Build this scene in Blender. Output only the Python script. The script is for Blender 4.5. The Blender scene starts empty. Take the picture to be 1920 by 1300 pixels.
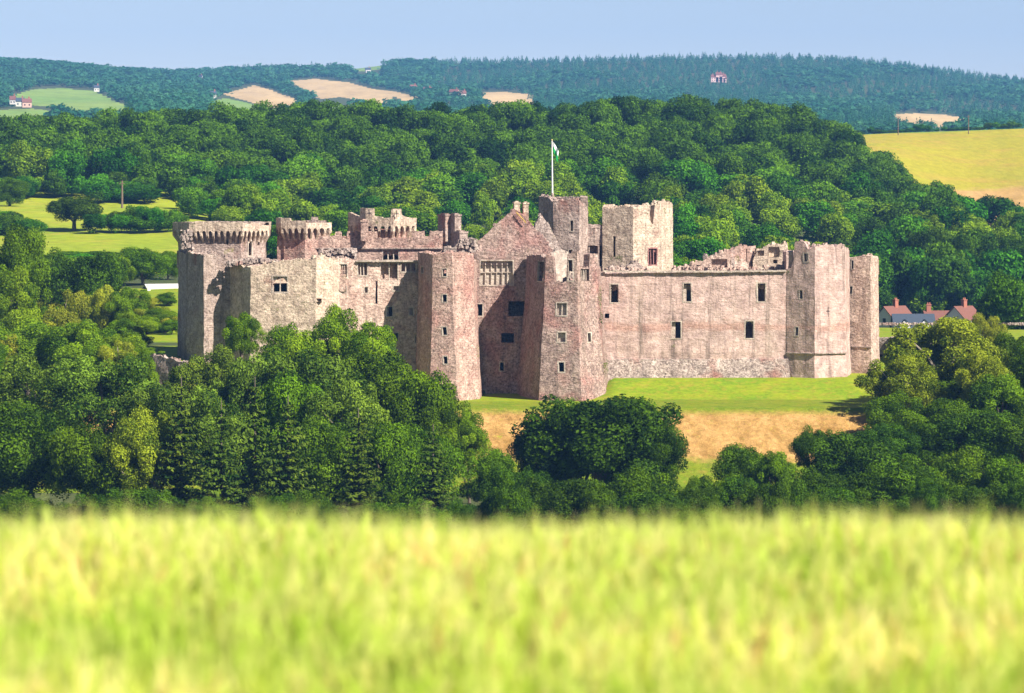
import bpy, math, random
import numpy as np
from mathutils import Vector, noise as mnoise

# ------------------------------------------------------------------ camera, sky, sun, exposure
SC = bpy.context.scene
COL = SC.collection
F, H, HOR = 6500.0, 32.0, 330.0          # focal length in photo pixels, camera height, horizon row
def X(px, Y): return (px - 960.0) * Y / F
def Z(py, Y): return H + (HOR - py) * Y / F

cam_d = bpy.data.cameras.new('camera'); cam = bpy.data.objects.new('camera', cam_d); COL.objects.link(cam)
cam.location = (0, 0, H); cam.rotation_euler = (math.radians(90), 0, 0)
cam_d.sensor_width = 36; cam_d.lens = 36 * F / 1920; cam_d.shift_y = -(650 - HOR) / 1920
cam_d.clip_start = 0.5; cam_d.clip_end = 30000
cam_d.dof.use_dof = True; cam_d.dof.focus_distance = 500; cam_d.dof.aperture_fstop = 3.8
SC.camera = cam

SUN_EL, SUN_AZ = math.radians(42), math.radians(51)   # azimuth: to the right of straight behind the camera
sv = Vector((math.sin(SUN_AZ) * math.cos(SUN_EL), -math.cos(SUN_AZ) * math.cos(SUN_EL), math.sin(SUN_EL)))
W = bpy.data.worlds.new('World'); SC.world = W; W.use_nodes = True
wn = W.node_tree.nodes; wl = W.node_tree.links
bgn = wn['Background']; sky = wn.new('ShaderNodeTexSky'); sky.sky_type = 'NISHITA'; sky.sun_disc = False
sky.sun_elevation = SUN_EL; sky.sun_rotation = math.atan2(sv.x, sv.y)
sky.air_density = 0.7; sky.dust_density = 0.0; sky.ozone_density = 3.0; sky.altitude = 100
tint = wn.new('ShaderNodeMix'); tint.data_type = 'RGBA'; tint.blend_type = 'MULTIPLY'; tint.inputs[0].default_value = 1
tint.inputs[7].default_value = (1.24, 1.0, 0.88, 1)      # clear deep-blue summer air
wl.new(sky.outputs[0], tint.inputs[6]); wl.new(tint.outputs[2], bgn.inputs[0]); bgn.inputs[1].default_value = 0.05
sd = bpy.data.lights.new('sun', 'SUN'); sd.energy = 5.0; sd.angle = math.radians(0.5); sd.color = (1.0, 0.94, 0.84)
sun = bpy.data.objects.new('sun', sd); COL.objects.link(sun); sun.rotation_euler = sv.to_track_quat('Z', 'Y').to_euler()
sun.location = (60, -80, 90)
SC.view_settings.view_transform = 'Standard'; SC.view_settings.look = 'None'
SC.view_settings.exposure = 1.22; SC.view_settings.gamma = 1
cy = SC.cycles
cy.max_bounces = 5; cy.diffuse_bounces = 3; cy.glossy_bounces = 1; cy.transmission_bounces = 3
cy.volume_bounces = 0; cy.transparent_max_bounces = 4; cy.caustics_reflective = False; cy.caustics_refractive = False
cy.use_denoising = True; cy.use_adaptive_sampling = True; cy.adaptive_threshold = 0.015
cy.sample_clamp_indirect = 4

# ------------------------------------------------------------------ helpers
RNG = np.random.default_rng(11)
random.seed(5)

def tag(o, label=None, cat=None, group=None, kind=None):
    if label: o['label'] = label
    if cat: o['category'] = cat
    if group: o['group'] = group
    if kind: o['kind'] = kind
    return o

def empty(name, loc, label=None, cat=None, group=None):
    o = bpy.data.objects.new(name, None); COL.objects.link(o); o.location = loc; o.empty_display_size = 0.5
    return tag(o, label, cat, group)

def wloc(o):
    v = Vector((0, 0, 0))
    while o is not None:
        v += o.location; o = o.parent
    return v

class MB:
    """collects polygons in world metres, links them as one mesh object"""
    def __init__(s): s.v = []; s.f = []; s.uv = []; s.m = []
    def poly(s, pts, uvs=None, m=0):
        n = len(s.v); s.v.extend([tuple(p) for p in pts]); s.f.append(tuple(range(n, n + len(pts)))); s.m.append(m)
        if uvs is None:
            a = Vector(pts[1]) - Vector(pts[0]); b = Vector(pts[-1]) - Vector(pts[0]); nn = a.cross(b)
            if abs(nn.z) > 0.7 * nn.length: uvs = [(p[0], p[1]) for p in pts]
            elif abs(nn.x) > abs(nn.y): uvs = [(p[1], p[2]) for p in pts]
            else: uvs = [(p[0], p[2]) for p in pts]
        s.uv.extend(uvs)
    def box(s, c, size, rz=0.0, m=0, taper=1.0):
        cx, cy_, cz = c; a, b, h = size[0] / 2, size[1] / 2, size[2]
        co, si = math.cos(rz), math.sin(rz)
        def P(x, y, z): return (cx + x * co - y * si, cy_ + x * si + y * co, cz + z)
        bt = [P(-a, -b, 0), P(a, -b, 0), P(a, b, 0), P(-a, b, 0)]
        tp = [P(-a * taper, -b * taper, h), P(a * taper, -b * taper, h), P(a * taper, b * taper, h), P(-a * taper, b * taper, h)]
        s.poly(tp, m=m); s.poly(bt[::-1], m=m)
        for i in range(4):
            j = (i + 1) % 4; s.poly([bt[i], bt[j], tp[j], tp[i]], m=m)
    def tube(s, p0, p1, r0, r1, n=8, m=0):
        p0 = Vector(p0); p1 = Vector(p1); d = (p1 - p0).normalized()
        a = d.orthogonal().normalized(); b = d.cross(a)
        r = []
        for p, rr in ((p0, r0), (p1, r1)):
            r.append([p + (a * math.cos(t) + b * math.sin(t)) * rr for t in [2 * math.pi * k / n for k in range(n)]])
        for k in range(n):
            j = (k + 1) % n; s.poly([r[0][k], r[0][j], r[1][j], r[1][k]], m=m)
        s.poly(r[1], m=m); s.poly(r[0][::-1], m=m)
    def rock(s, c, r, rng=random, sq=0.75, m=0):
        """irregular block of masonry"""
        rz = rng.uniform(0, 3.14); pts = []
        for z in (-1, 1):
            for a in range(5):
                t = rz + a * 1.2566 + rng.uniform(-.3, .3); k = rng.uniform(.65, 1.15) * (1 if z < 0 else .75)
                pts.append((c[0] + r * k * math.cos(t), c[1] + r * k * math.sin(t), c[2] + z * r * sq * rng.uniform(.5, 1)))
        for a in range(5):
            b = (a + 1) % 5; s.poly([pts[a], pts[b], pts[5 + b], pts[5 + a]], m=m)
        s.poly(pts[5:], m=m)
    def build(s, name, mats, parent=None, smooth=False):
        off = wloc(parent) if parent else Vector((0, 0, 0))
        me = bpy.data.meshes.new(name)
        me.from_pydata([(v[0] - off.x, v[1] - off.y, v[2] - off.z) for v in s.v], [], s.f)
        if not isinstance(mats, (list, tuple)): mats = [mats]
        for m in mats: me.materials.append(m)
        ul = me.uv_layers.new(name='UVMap'); ul.data.foreach_set('uv', np.array(s.uv, dtype=np.float32).ravel())
        me.polygons.foreach_set('material_index', s.m)
        if smooth: me.polygons.foreach_set('use_smooth', [True] * len(s.f))
        me.update()
        o = bpy.data.objects.new(name, me); COL.objects.link(o); o.parent = parent
        return o

def np_mesh(name, V, Q, mats, midx=None, smooth=False, attr=None):
    """fast mesh from arrays, all faces with the same corner count"""
    me = bpy.data.meshes.new(name); k = Q.shape[1]
    me.vertices.add(len(V)); me.vertices.foreach_set('co', V.astype(np.float32).ravel())
    me.loops.add(Q.size); me.loops.foreach_set('vertex_index', Q.astype(np.int32).ravel())
    me.polygons.add(len(Q)); me.polygons.foreach_set('loop_start', np.arange(0, Q.size, k, dtype=np.int32))
    for m in (mats if isinstance(mats, (list, tuple)) else [mats]): me.materials.append(m)
    if midx is not None: me.polygons.foreach_set('material_index', midx.astype(np.int32))
    me.polygons.foreach_set('use_smooth', np.full(len(Q), smooth))
    if attr is not None:
        a = me.attributes.new('tint', 'FLOAT', 'POINT'); a.data.foreach_set('value', attr.astype(np.float32))
    me.update(calc_edges=True); me.validate()
    return me

# ------------------------------------------------------------------ materials
class NT:
    def __init__(s, name):
        s.mat = bpy.data.materials.new(name); s.mat.use_nodes = True; s.t = s.mat.node_tree
        s.n = s.t.nodes; s.b = s.n['Principled BSDF']; s.b.inputs['Roughness'].default_value = 0.9
        s.b.inputs['Specular IOR Level'].default_value = 0.15; s.out = s.n['Material Output']
    def new(s, ty, **kw):
        nd = s.n.new(ty)
        for k, v in kw.items():
            if k == 'ins':
                for a, b in v.items():
                    if hasattr(b, 'node'): s.t.links.new(b, nd.inputs[a])
                    else: nd.inputs[a].default_value = b
            else: setattr(nd, k, v)
        return nd
    def link(s, a, b): s.t.links.new(a, b)
    def pos(s): return s.new('ShaderNodeNewGeometry').outputs['Position']
    def mapping(s, vec, scale): return s.new('ShaderNodeMapping', ins={'Vector': vec, 'Scale': scale}).outputs[0]
    def noise(s, vec, scale, detail=4, rough=.55, dist=0):
        return s.new('ShaderNodeTexNoise', ins={'Vector': vec, 'Scale': scale, 'Detail': detail, 'Roughness': rough, 'Distortion': dist}).outputs[0]
    def ramp(s, fac, lo, hi, a=(0, 0, 0, 1), b=(1, 1, 1, 1)):
        r = s.new('ShaderNodeValToRGB', ins={'Fac': fac}); e = r.color_ramp.elements
        e[0].position = lo; e[1].position = hi; e[0].color = a; e[1].color = b
        return r.outputs[0]
    def mix(s, fac, a, b, mode='MIX'):
        m = s.new('ShaderNodeMix', data_type='RGBA', blend_type=mode, clamp_factor=True)
        for sock, v in ((m.inputs[0], fac), (m.inputs[6], a), (m.inputs[7], b)):
            if hasattr(v, 'node'): s.link(v, sock)
            else: sock.default_value = v if sock == m.inputs[0] or not isinstance(v, tuple) else (v + (1,))[:4]
        return m.outputs[2]
    def math(s, op, a, b=0.0):
        m = s.new('ShaderNodeMath', operation=op)
        for i, v in enumerate((a, b)):
            if hasattr(v, 'node'): s.link(v, m.inputs[i])
            else: m.inputs[i].default_value = v
        return m.outputs[0]
    def bump(s, h, strength, dist):
        b = s.new('ShaderNodeBump', ins={'Height': h, 'Strength': strength, 'Distance': dist}); s.link(b.outputs[0], s.b.inputs['Normal'])
    def col(s, c):
        if hasattr(c, 'node'): s.link(c, s.b.inputs['Base Color'])
        else: s.b.inputs['Base Color'].default_value = (c + (1,))[:4]

def g(v): return (v, v, v)

def stone(name, base, alt, red=(.30, .135, .105), red_amt=.4, course=.3, streak=.35, moss=.4, rough=.6, band=None, brick=.5, red_scale=.22):
    t = NT(name); p = t.pos(); uv = t.new('ShaderNodeUVMap').outputs[0]
    br = t.new('ShaderNodeTexBrick', ins={'Vector': uv, 'Color1': (*g(1.0), 1), 'Color2': (*g(.62), 1), 'Mortar': (*g(.5), 1), 'Scale': 1.0,
               'Mortar Size': .018, 'Mortar Smooth': .4, 'Bias': -.25, 'Brick Width': course * 2.1, 'Row Height': course})
    big = t.noise(p, red_scale, 5, .6, .4)
    c = t.mix(t.ramp(t.noise(p, .5, 5, .65), .35, .65), base, alt)
    rf = t.ramp(big, .62 - red_amt * .35, .72 - red_amt * .2)
    if band:
        sep = t.new('ShaderNodeSeparateXYZ', ins={'Vector': p}).outputs[2]
        d = t.math('ABSOLUTE', t.math('SUBTRACT', sep, (band[0] + band[1]) / 2))
        bf = t.ramp(t.math('ADD', t.math('DIVIDE', d, (band[1] - band[0])), t.math('MULTIPLY', t.noise(t.mapping(p, (.13, .13, .9)), 1.0, 6, .75), 1.4)), .76, .98, (1, 1, 1, 1), (0, 0, 0, 1))
        rf = t.math('MAXIMUM', t.math('MULTIPLY', rf, .55), bf)
    c = t.mix(t.math('MULTIPLY', rf, .8), c, red)
    st = t.noise(t.mapping(uv, (1.0, 1.0 / course * .55, 1)), 1.7, 2, .5)            # stone to stone differences
    c = t.mix(brick, c, t.mix(1.0, c, br.outputs[0], 'MULTIPLY'))
    fine = t.noise(p, 3.2, 4, .75)
    c = t.mix(rough, c, t.mix(1.0, c, t.ramp(fine, .36, .60, (.40, .36, .35, 1), (*g(1.35), 1)), 'MULTIPLY'))
    c = t.mix(.75, c, t.mix(1.0, c, t.ramp(t.noise(p, .95, 4, .7, .5), .33, .66, (.58, .53, .53, 1), (*g(1.2), 1)), 'MULTIPLY'))
    c = t.mix(.25, c, t.mix(1.0, c, t.ramp(st, .3, .65, (*g(.62), 1), (*g(1.25), 1)), 'MULTIPLY'))
    sk = t.noise(t.mapping(uv, (1.0, .07, 1)), .85, 4, .7)                          # rain streaks down the face
    c = t.mix(t.math('MULTIPLY', t.ramp(sk, .51, .68), min(1, streak * 1.25)), c, (.10, .075, .062))
    lg = t.noise(t.mapping(uv, (1.0, .12, 1)), .33, 3, .6)
    c = t.mix(t.math('MULTIPLY', t.ramp(lg, .5, .68), streak * .45), c, (.46, .36, .27))
    hl = t.ramp(t.noise(p, 1.25, 4, .65), .625, .68)
    c = t.mix(t.math('MULTIPLY', hl, moss), c, (.10, .115, .03))
    hl2 = t.ramp(t.noise(p, 2.3, 3, .6), .63, .67)
    c = t.mix(t.math('MULTIPLY', hl2, .8 * rough), c, (.05, .04, .035))
    t.col(c)
    hgt = t.math('ADD', t.math('MULTIPLY', br.outputs[1], -.12), t.math('ADD', t.math('MULTIPLY', fine, 1.3), st))
    t.bump(hgt, .9, .12 * (.5 + rough))
    return t.mat

S = {}
S['pink'] = stone('pink_ashlar', (.58, .415, .36), (.46, .33, .29), red=(.46, .27, .215), red_amt=.12, streak=.6, moss=.12, rough=.24, brick=.07, band=(8.8, 11.6))
S['rubble'] = stone('grey_rubble', (.49, .40, .345), (.31, .25, .22), red_amt=.2, streak=.2, moss=.5, rough=.95, brick=.1, course=.22)
S['red'] = stone('red_sandstone', (.44, .32, .27), (.31, .225, .195), red=(.37, .185, .16), red_amt=.42, streak=.4, moss=.3, rough=.9, brick=.1, red_scale=.2)
S['redwarm'] = stone('warm_red_sandstone', (.54, .38, .31), (.42, .29, .24), red=(.42, .215, .18), red_amt=.42, streak=.35, moss=.3, rough=.8, brick=.1, red_scale=.2)
S['buff'] = stone('buff_ashlar', (.63, .505, .385), (.50, .39, .30), red_amt=.05, streak=.3, moss=.7, rough=.6, brick=.14, course=.36)
S['buffred'] = stone('mottled_buff', (.61, .46, .375), (.47, .34, .28), red=(.42, .25, .20), red_amt=.2, streak=.4, moss=.4, rough=.7, brick=.1, red_scale=.22)
S['grey'] = stone('grey_tower', (.48, .375, .32), (.37, .285, .245), red_amt=.15, streak=.5, moss=.3, rough=.7, brick=.12)
S['dress'] = stone('pale_dressed_stone', (.54, .46, .38), (.42, .35, .29), red_amt=0, streak=.15, moss=.0, rough=.25, brick=.05)
S['trac'] = stone('red_tracery', (.33, .16, .15), (.28, .14, .13), red_amt=0, streak=.1, moss=0, rough=.3, brick=0)

def plain(name, c, rough=.8, var=.2, scale=2.0, bump=0):
    t = NT(name); t.b.inputs['Roughness'].default_value = rough
    n = t.noise(t.pos(), scale, 4, .65)
    t.col(t.mix(n, tuple(x * (1 - var) for x in c), tuple(min(1, x * (1 + var)) for x in c)))
    if bump: t.bump(n, .6, bump)
    return t.mat

def leafmat(name, c1, c2, trans=.35, rnd=.5):
    t = NT(name)
    oi = t.new('ShaderNodeObjectInfo').outputs['Random']
    at = t.new('ShaderNodeAttribute', attribute_name='tint').outputs['Fac']
    c = t.mix(at, c1, c2)
    hs = t.new('ShaderNodeHueSaturation', ins={'Color': c, 'Hue': t.math('ADD', .5 - .018 * rnd, t.math('MULTIPLY', oi, .036 * rnd)),
               'Value': t.math('ADD', 1 - .3 * rnd, t.math('MULTIPLY', t.math('FRACT', t.math('MULTIPLY', oi, 7.13)), .6 * rnd))})
    c = hs.outputs[0]; t.col(c)
    t.b.inputs['Roughness'].default_value = .6; t.b.inputs['Specular IOR Level'].default_value = .06
    tr = t.new('ShaderNodeBsdfTranslucent', ins={'Color': t.mix(1.0, c, (1.3, 1.3, .4), 'MULTIPLY')})
    mx = t.new('ShaderNodeMixShader', ins={0: trans}); t.link(t.b.outputs[0], mx.inputs[1]); t.link(tr.outputs[0], mx.inputs[2])
    t.link(mx.outputs[0], t.out.inputs[0])
    return t.mat

L = {}
L['dark'] = leafmat('oak_and_shade_leaf', (.006, .024, .001), (.08, .16, .003), trans=.2)  # dark oak foliage; also carries the painted shade of the low belt trees
L['mid'] = leafmat('leaf', (.010, .036, .001), (.13, .235, .003), trans=.22)
L['light'] = leafmat('light_leaf', (.035, .09, .002), (.23, .35, .008), trans=.25)
L['yellow'] = leafmat('yellowing_leaf', (.08, .12, .006), (.36, .38, .025), trans=.25)
L['ash'] = leafmat('ash_leaf', (.04, .08, .003), (.32, .38, .018), trans=.22)
L['pale'] = leafmat('silvery_leaf', (.012, .042, .002), (.19, .29, .022), trans=.2)
L['spruce'] = leafmat('spruce_needle', (.012, .035, .003), (.11, .16, .012), trans=.1)
L['wood'] = leafmat('woodland_leaf', (.008, .042, .001), (.085, .215, .003), rnd=1.3, trans=.22)
L['far'] = leafmat('far_leaf_hazed', (.022, .11, .05), (.065, .19, .085), rnd=.3)  # bluish conifer green, with distance haze mixed into the colour
BARK = plain('bark', (.13, .105, .08), .95, .45, 5, .05)
BARKP = plain('pale_bark', (.30, .25, .19), .95, .35, 5, .05)

def grass(name, c1, c2, c3=None, s1=.12, s2=1.6, bump=.05, row=None):
    t = NT(name); p = t.pos()
    c = t.mix(t.ramp(t.noise(p, s1, 5, .65, .3), .35, .65), c1, c2)
    if c3: c = t.mix(t.ramp(t.noise(p, s1 * 3.7, 4, .7), .50, .68), c, c3)
    f = t.noise(p, s2, 4, .75)
    c = t.mix(1.0, c, t.ramp(f, .3, .7, (*g(.72), 1), (*g(1.25), 1)), 'MULTIPLY')
    if row:
        w = t.noise(t.mapping(p, row), 1.0, 3, .6)
        c = t.mix(1.0, c, t.ramp(w, .35, .65, (*g(.85), 1), (*g(1.12), 1)), 'MULTIPLY')
    t.col(c); t.bump(f, .8, bump)
    return t.mat
GM = [grass('lawn_grass', (.125, .21, .007), (.21, .25, .009), (.25, .215, .025), .2, 1.3),
      grass('dry_grass', (.62, .36, .12), (.44, .26, .075), (.30, .23, .05), .12, 1.1, .3, (.15, .6, .6)),
      grass('meadow_grass', (.17, .245, .012), (.26, .29, .017), (.29, .28, .03), .02, .3),
      grass('woodland_floor', (.05, .07, .02), (.07, .08, .03), None, .1, 1),
      grass('ripe_hay_field', (.40, .335, .025), (.33, .31, .022), (.40, .29, .055), .012, .22, .3, (.03, .004, .02)),
      grass('cut_stubble_field', (.42, .29, .13), (.47, .33, .16), None, .01, .1, .1, (.02, .002, .02)),
      grass('far_pasture', (.15, .25, .035), (.2, .27, .05), None, .006, .05),
      grass('soil', (.16, .13, .06), (.2, .17, .08), None, .5, 3),
      grass('stubble_hill_field', (.46, .31, .13), (.5, .35, .16), (.4, .3, .08), .012, .2, .3, (.03, .004, .02))]
LAWN, DRY, MEAD, FLOOR, HAY, STUB, PAST, SOIL, STUB2 = range(9)
def bank():
    t = NT('mound_bank'); p = t.pos(); y = t.new('ShaderNodeSeparateXYZ', ins={'Vector': p}).outputs[1]
    n = t.math('ADD', t.math('MULTIPLY', t.math('SUBTRACT', t.noise(p, .07, 5, .7), .5), 9.0), t.math('MULTIPLY', t.math('SUBTRACT', t.noise(p, .8, 4, .8), .5), 5.0))
    green = t.mix(t.ramp(t.noise(p, .2, 5, .65), .35, .65), (.12, .205, .007), (.205, .245, .009))
    green = t.mix(t.ramp(t.noise(p, .75, 4, .7), .5, .7), green, (.27, .225, .03))
    d = t.mix(t.ramp(t.noise(t.mapping(p, (1, .5, .5)), .35, 6, .75), .35, .65), (.27, .145, .035), (.58, .34, .12))
    d = t.mix(t.ramp(t.noise(p, 1.4, 4, .8), .56, .66), d, (.30, .22, .05)); d = t.mix(t.ramp(t.noise(p, .5, 6, .8), .60, .72), d, (.34, .32, .03))
    yy = t.math('ADD', y, n)
    lo = t.ramp(t.math('DIVIDE', t.math('SUBTRACT', yy, 450.0), 30.0), .10, .20); hi = t.ramp(t.math('DIVIDE', t.math('SUBTRACT', t.math('ADD', y, t.math('MULTIPLY', n, .28)), 450.0), 30.0), .585, .66)
    c = t.mix(hi, t.mix(lo, green, d), green); f = t.noise(p, 1.3, 5, .8)
    c = t.mix(1.0, c, t.ramp(f, .3, .7, (*g(.66), 1), (*g(1.25), 1)), 'MULTIPLY'); t.col(c); t.bump(f, 1.0, .35); return t.mat
GM.append(bank())
def hay():
    t = NT('hay_and_stubble'); p = t.pos(); a = t.new('ShaderNodeAttribute', attribute_name='tint').outputs['Fac']
    h = t.mix(t.ramp(t.noise(t.mapping(p, (.03, .004, .02)), 1, 5, .7), .3, .7), (.34, .285, .018), (.26, .25, .015)); h = t.mix(t.ramp(t.noise(p, .03, 6, .75), .5, .68), h, (.36, .24, .04))
    sb = t.mix(t.ramp(t.noise(p, .04, 5, .7), .35, .65), (.44, .27, .10), (.36, .22, .06))
    m = t.ramp(t.math('ADD', a, t.math('MULTIPLY', t.math('SUBTRACT', t.noise(p, .03, 4, .7), .5), .8)), .42, .58)
    c = t.mix(m, h, sb); f = t.noise(t.mapping(p, (1, .25, 1)), .35, 5, .8); c = t.mix(1.0, c, t.ramp(f, .3, .7, (*g(.78), 1), (*g(1.2), 1)), 'MULTIPLY'); t.col(c); t.bump(f, .8, .3); return t.mat
GM.append(hay()); BANK, HAYS = 9, 10

# ------------------------------------------------------------------ terrain
CC = np.array([-4000, -600, 0, 330, 600, 880, 1100, 1150, 1300, 1400, 1500, 1600, 1700, 1800, 1920, 2600, 6000], float)
def rz(Y, *v): return (Y, np.array(v, float))
def rp(Y, *v): return (Y, H + (HOR - np.array(v, float)) * Y / F)
c16 = lambda v: [v] * 17
ROWS = [
 rz(438, *c16(-8.5)), rz(455, *c16(-5.2)), rz(470, *c16(.47)),
 rz(487, 2, 2, 2, 3.5, .5, .35, .35, .6, .6, .6, .6, .6, .6, .6, .6, .6, .6),
 rz(497, 5, 5, 5, 5.5, 3, .4, .4, 2.85, 2.85, 2.85, 2.85, 2.9, 3, 3, 3, 3, 3),
 rz(520, 6, 6, 6, 6, 4.5, 3, 3, 3.2, 3.2, 3.2, 3.3, 3.4, 3.6, 3.8, 4, 4, 4),
 rz(560, 7, 7, 7, 6.6, 5, 5, 5, 5, 5, 5, 5.5, 5.9, 5.9, 5.9, 5.9, 6, 6),
 rz(612, 10, 10, 10, 9.8, 8, 7, 7, 6, 6, 6, 5.6, 5.5, 5.5, 5.5, 5.5, 5, 5),
 rp(640, 545, 545, 540, 542, 560, 570, 570, 575, 580, 590, 610, 640, 640, 640, 640, 640, 640),
 rp(700, 505, 505, 505, 508, 520, 530, 530, 540, 550, 560, 600, 650, 650, 650, 650, 650, 650),
 rp(740, 472, 472, 472, 476, 495, 510, 510, 520, 530, 545, 580, 640, 645, 645, 645, 640, 640),
 rp(800, 442, 442, 440, 437, 470, 485, 490, 490, 500, 510, 540, 600, 610, 610, 610, 600, 600),
 rp(850, 418, 418, 415, 412, 450, 465, 465, 465, 470, 480, 500, 530, 535, 540, 540, 540, 540),
 rp(900, 400, 400, 388, 388, 430, 440, 440, 440, 445, 450, 460, 475, 480, 480, 480, 480, 480),
 rp(930, 392, 392, 384, 398, 415, 425, 425, 425, 430, 435, 445, 455, 460, 462, 462, 460, 460),
 rp(1000, 350, 350, 345, 345, 365, 375, 370, 368, 360, 370, 385, 405, 425, 440, 435, 420, 420),
 rp(1060, 322, 322, 319, 316, 318, 325, 320, 318, 312, 315, 336, 362, 405, 428, 415, 400, 400),
 rp(1120, 300, 300, 294, 280, 268, 274, 266, 262, 255, 258, 284, 318, 372, 414, 398, 380, 380),
 rp(1200, 300, 300, 296, 284, 272, 276, 270, 268, 262, 264, 286, 304, 338, 372, 360, 340, 340),
 rp(1350, 300, 300, 298, 292, 285, 288, 285, 284, 282, 282, 280, 275, 285, 308, 296, 270, 270),
 rp(1500, 290, 290, 285, 282, 280, 280, 280, 278, 275, 270, 262, 252, 248, 246, 240, 230, 230),
 rp(1650, 290, 290, 288, 286, 285, 285, 285, 285, 285, 280, 275, 262, 256, 252, 246, 240, 240),
 rp(2000, 270, 270, 268, 268, 268, 268, 268, 268, 268, 268, 268, 265, 262, 258, 256, 256, 256),
 rp(2500, 228, 228, 226, 224, 226, 230, 236, 238, 240, 242, 244, 246, 246, 246, 246, 246, 246),
 rp(3200, 205, 205, 200, 198, 202, 205, 215, 216, 222, 225, 225, 226, 226, 230, 232, 234, 234),
 rp(3800, 168, 168, 165, 176, 180, 182, 188, 190, 192, 190, 190, 190, 205, 208, 212, 215, 215),
 rp(4500, 130, 130, 126, 152, 152, 158, 160, 160, 158, 156, 156, 158, 168, 178, 186, 190, 190),
 rp(5200, 128, 128, 122, 143, 131, 122, 119, 118, 115, 112, 111, 115, 128, 142, 154, 160, 160),
 rp(6200, 150, 150, 145, 160, 155, 150, 148, 145, 140, 140, 140, 145, 150, 165, 175, 180, 180),
 rp(9000, *c16(200)),
]
RY = np.array([r[0] for r in ROWS], float); RZ = np.array([r[1] for r in ROWS])
NEAR = np.array([(-150, 33), (-20, 30.2), (0, 30.03), (10.0, 30.03), (11.5, 29.9), (13, 29.67), (20, 28.6), (60, 22.5), (150, 11), (260, 0.5), (330, -8.5), (400, -11), (438, -8.5)])
RIDGEX = np.array([-4000, 0, 100, 200, 330, 400, 560, 650, 720, 810, 1000, 1200, 1400, 1600, 1700, 1800, 1920, 6000.])
RIDGEP = np.array([118, 118, 124, 137, 142, 137, 130, 132, 123, 118, 119, 114, 111, 114, 126, 142, 154, 165.])
def G(px, Y):
    """ground height"""
    if Y <= 438: return float(np.interp(Y, NEAR[:, 0], NEAR[:, 1]))
    i = int(min(max(np.searchsorted(RY, Y) - 1, 0), len(RY) - 2)); t = (Y - RY[i]) / (RY[i + 1] - RY[i])
    if Y > 1000:
        q = (px - 75, px - 25, px + 25, px + 75); a = float(np.interp(q, CC, RZ[i]).mean()); b = float(np.interp(q, CC, RZ[i + 1]).mean())
    else: a = np.interp(px, CC, RZ[i]); b = np.interp(px, CC, RZ[i + 1])
    if RY[i + 1] == 5200: b = H + (HOR - np.interp(px, RIDGEX, RIDGEP)) * 5200 / F
    if RY[i] == 5200: a = H + (HOR - np.interp(px, RIDGEX, RIDGEP)) * 5200 / F
    z = a + (b - a) * t
    if 470 < Y < 640 and px < 250: z -= 7 * min(1, (250 - px) / 70) * math.sin((Y - 470) / 170 * math.pi)
    if Y > 1700:
        k = min(1, (Y - 1700) / 1500) * (1 if Y < 4600 else .25)
        x = X(px, Y)
        z += k * 9 * mnoise.noise(Vector((x / 420, Y / 700, 3.3))) + k * 4 * mnoise.noise(Vector((x / 130, Y / 300, 8.1)))
    elif 560 < Y < 1500:
        z += .8 * mnoise.noise(Vector((X(px, Y) / 60, Y / 90, 1.7)))
    return float(z)
def PY(px, Y): return HOR - (G(px, Y) - H) * F / Y

def inpoly(px, py, poly):
    c = False; n = len(poly)
    for i in range(n):
        x1, y1 = poly[i]; x2, y2 = poly[(i + 1) % n]
        if (y1 > py) != (y2 > py) and px < (x2 - x1) * (py - y1) / (y2 - y1) + x1: c = not c
    return c
FIELDS = [  # open fields on the far hills, outline as they lie on the slopes
 (PAST, [(18, 182), (60, 168), (115, 165), (180, 172), (215, 190), (250, 203), (240, 212), (130, 207), (90, 200), (50, 197)]),
 (PAST, [(-100, 210), (60, 204), (110, 210), (60, 224), (-100, 228)]),
 (PAST, [(390, 190), (425, 184), (500, 202), (560, 210), (500, 222), (390, 212)]),
 (STUB, [(415, 176), (450, 168), (478, 160), (505, 168), (560, 188), (572, 193), (530, 200), (505, 204), (470, 192)]),
 (STUB, [(540, 152), (590, 148), (655, 155), (705, 168), (740, 172), (785, 182), (762, 192), (738, 180), (722, 200), (706, 206), (690, 192), (640, 182), (600, 186), (575, 170)]),
 (STUB, [(890, 174), (940, 172), (1000, 178), (998, 200), (975, 204), (925, 198)]),
 (PAST, [(652, 130), (690, 121), (722, 119), (724, 128), (680, 135)]),
 (PAST, [(580, 196), (620, 190), (660, 205), (690, 215), (640, 222), (590, 210)]),
 (STUB, [(1668, 216), (1700, 213), (1760, 214), (1815, 222), (1795, 236), (1752, 240), (1742, 228), (1715, 238), (1690, 226)]),
]
def ground_kind(px, Y):
    if Y < 440: return (FLOOR if Y > 150 else MEAD) if Y > 14 else SOIL
    if Y < 486: return BANK
    if Y < 530: return LAWN
    if Y < 640 and px > 1500: return LAWN
    py = PY(px, Y)
    if Y < 1000:
        if px < 420 and Y > 690 and Y < 990: return MEAD
        if px < 420 and 535 < Y < 640: return LAWN
        return FLOOR
    if Y > 1020 and px > 1560 and Y < 1495:
        if px > np.interp(Y, [1020, 1060, 1120, 1200, 1300], [1790, 1720, 1640, 1590, 1570]): return HAYS
    if Y > 1470 and Y < 1560 and px > 1560: return MEAD
    if Y > 2000:
        for k, pl in FIELDS:
            if inpoly(px, py, pl): return k
    return FLOOR

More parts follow.
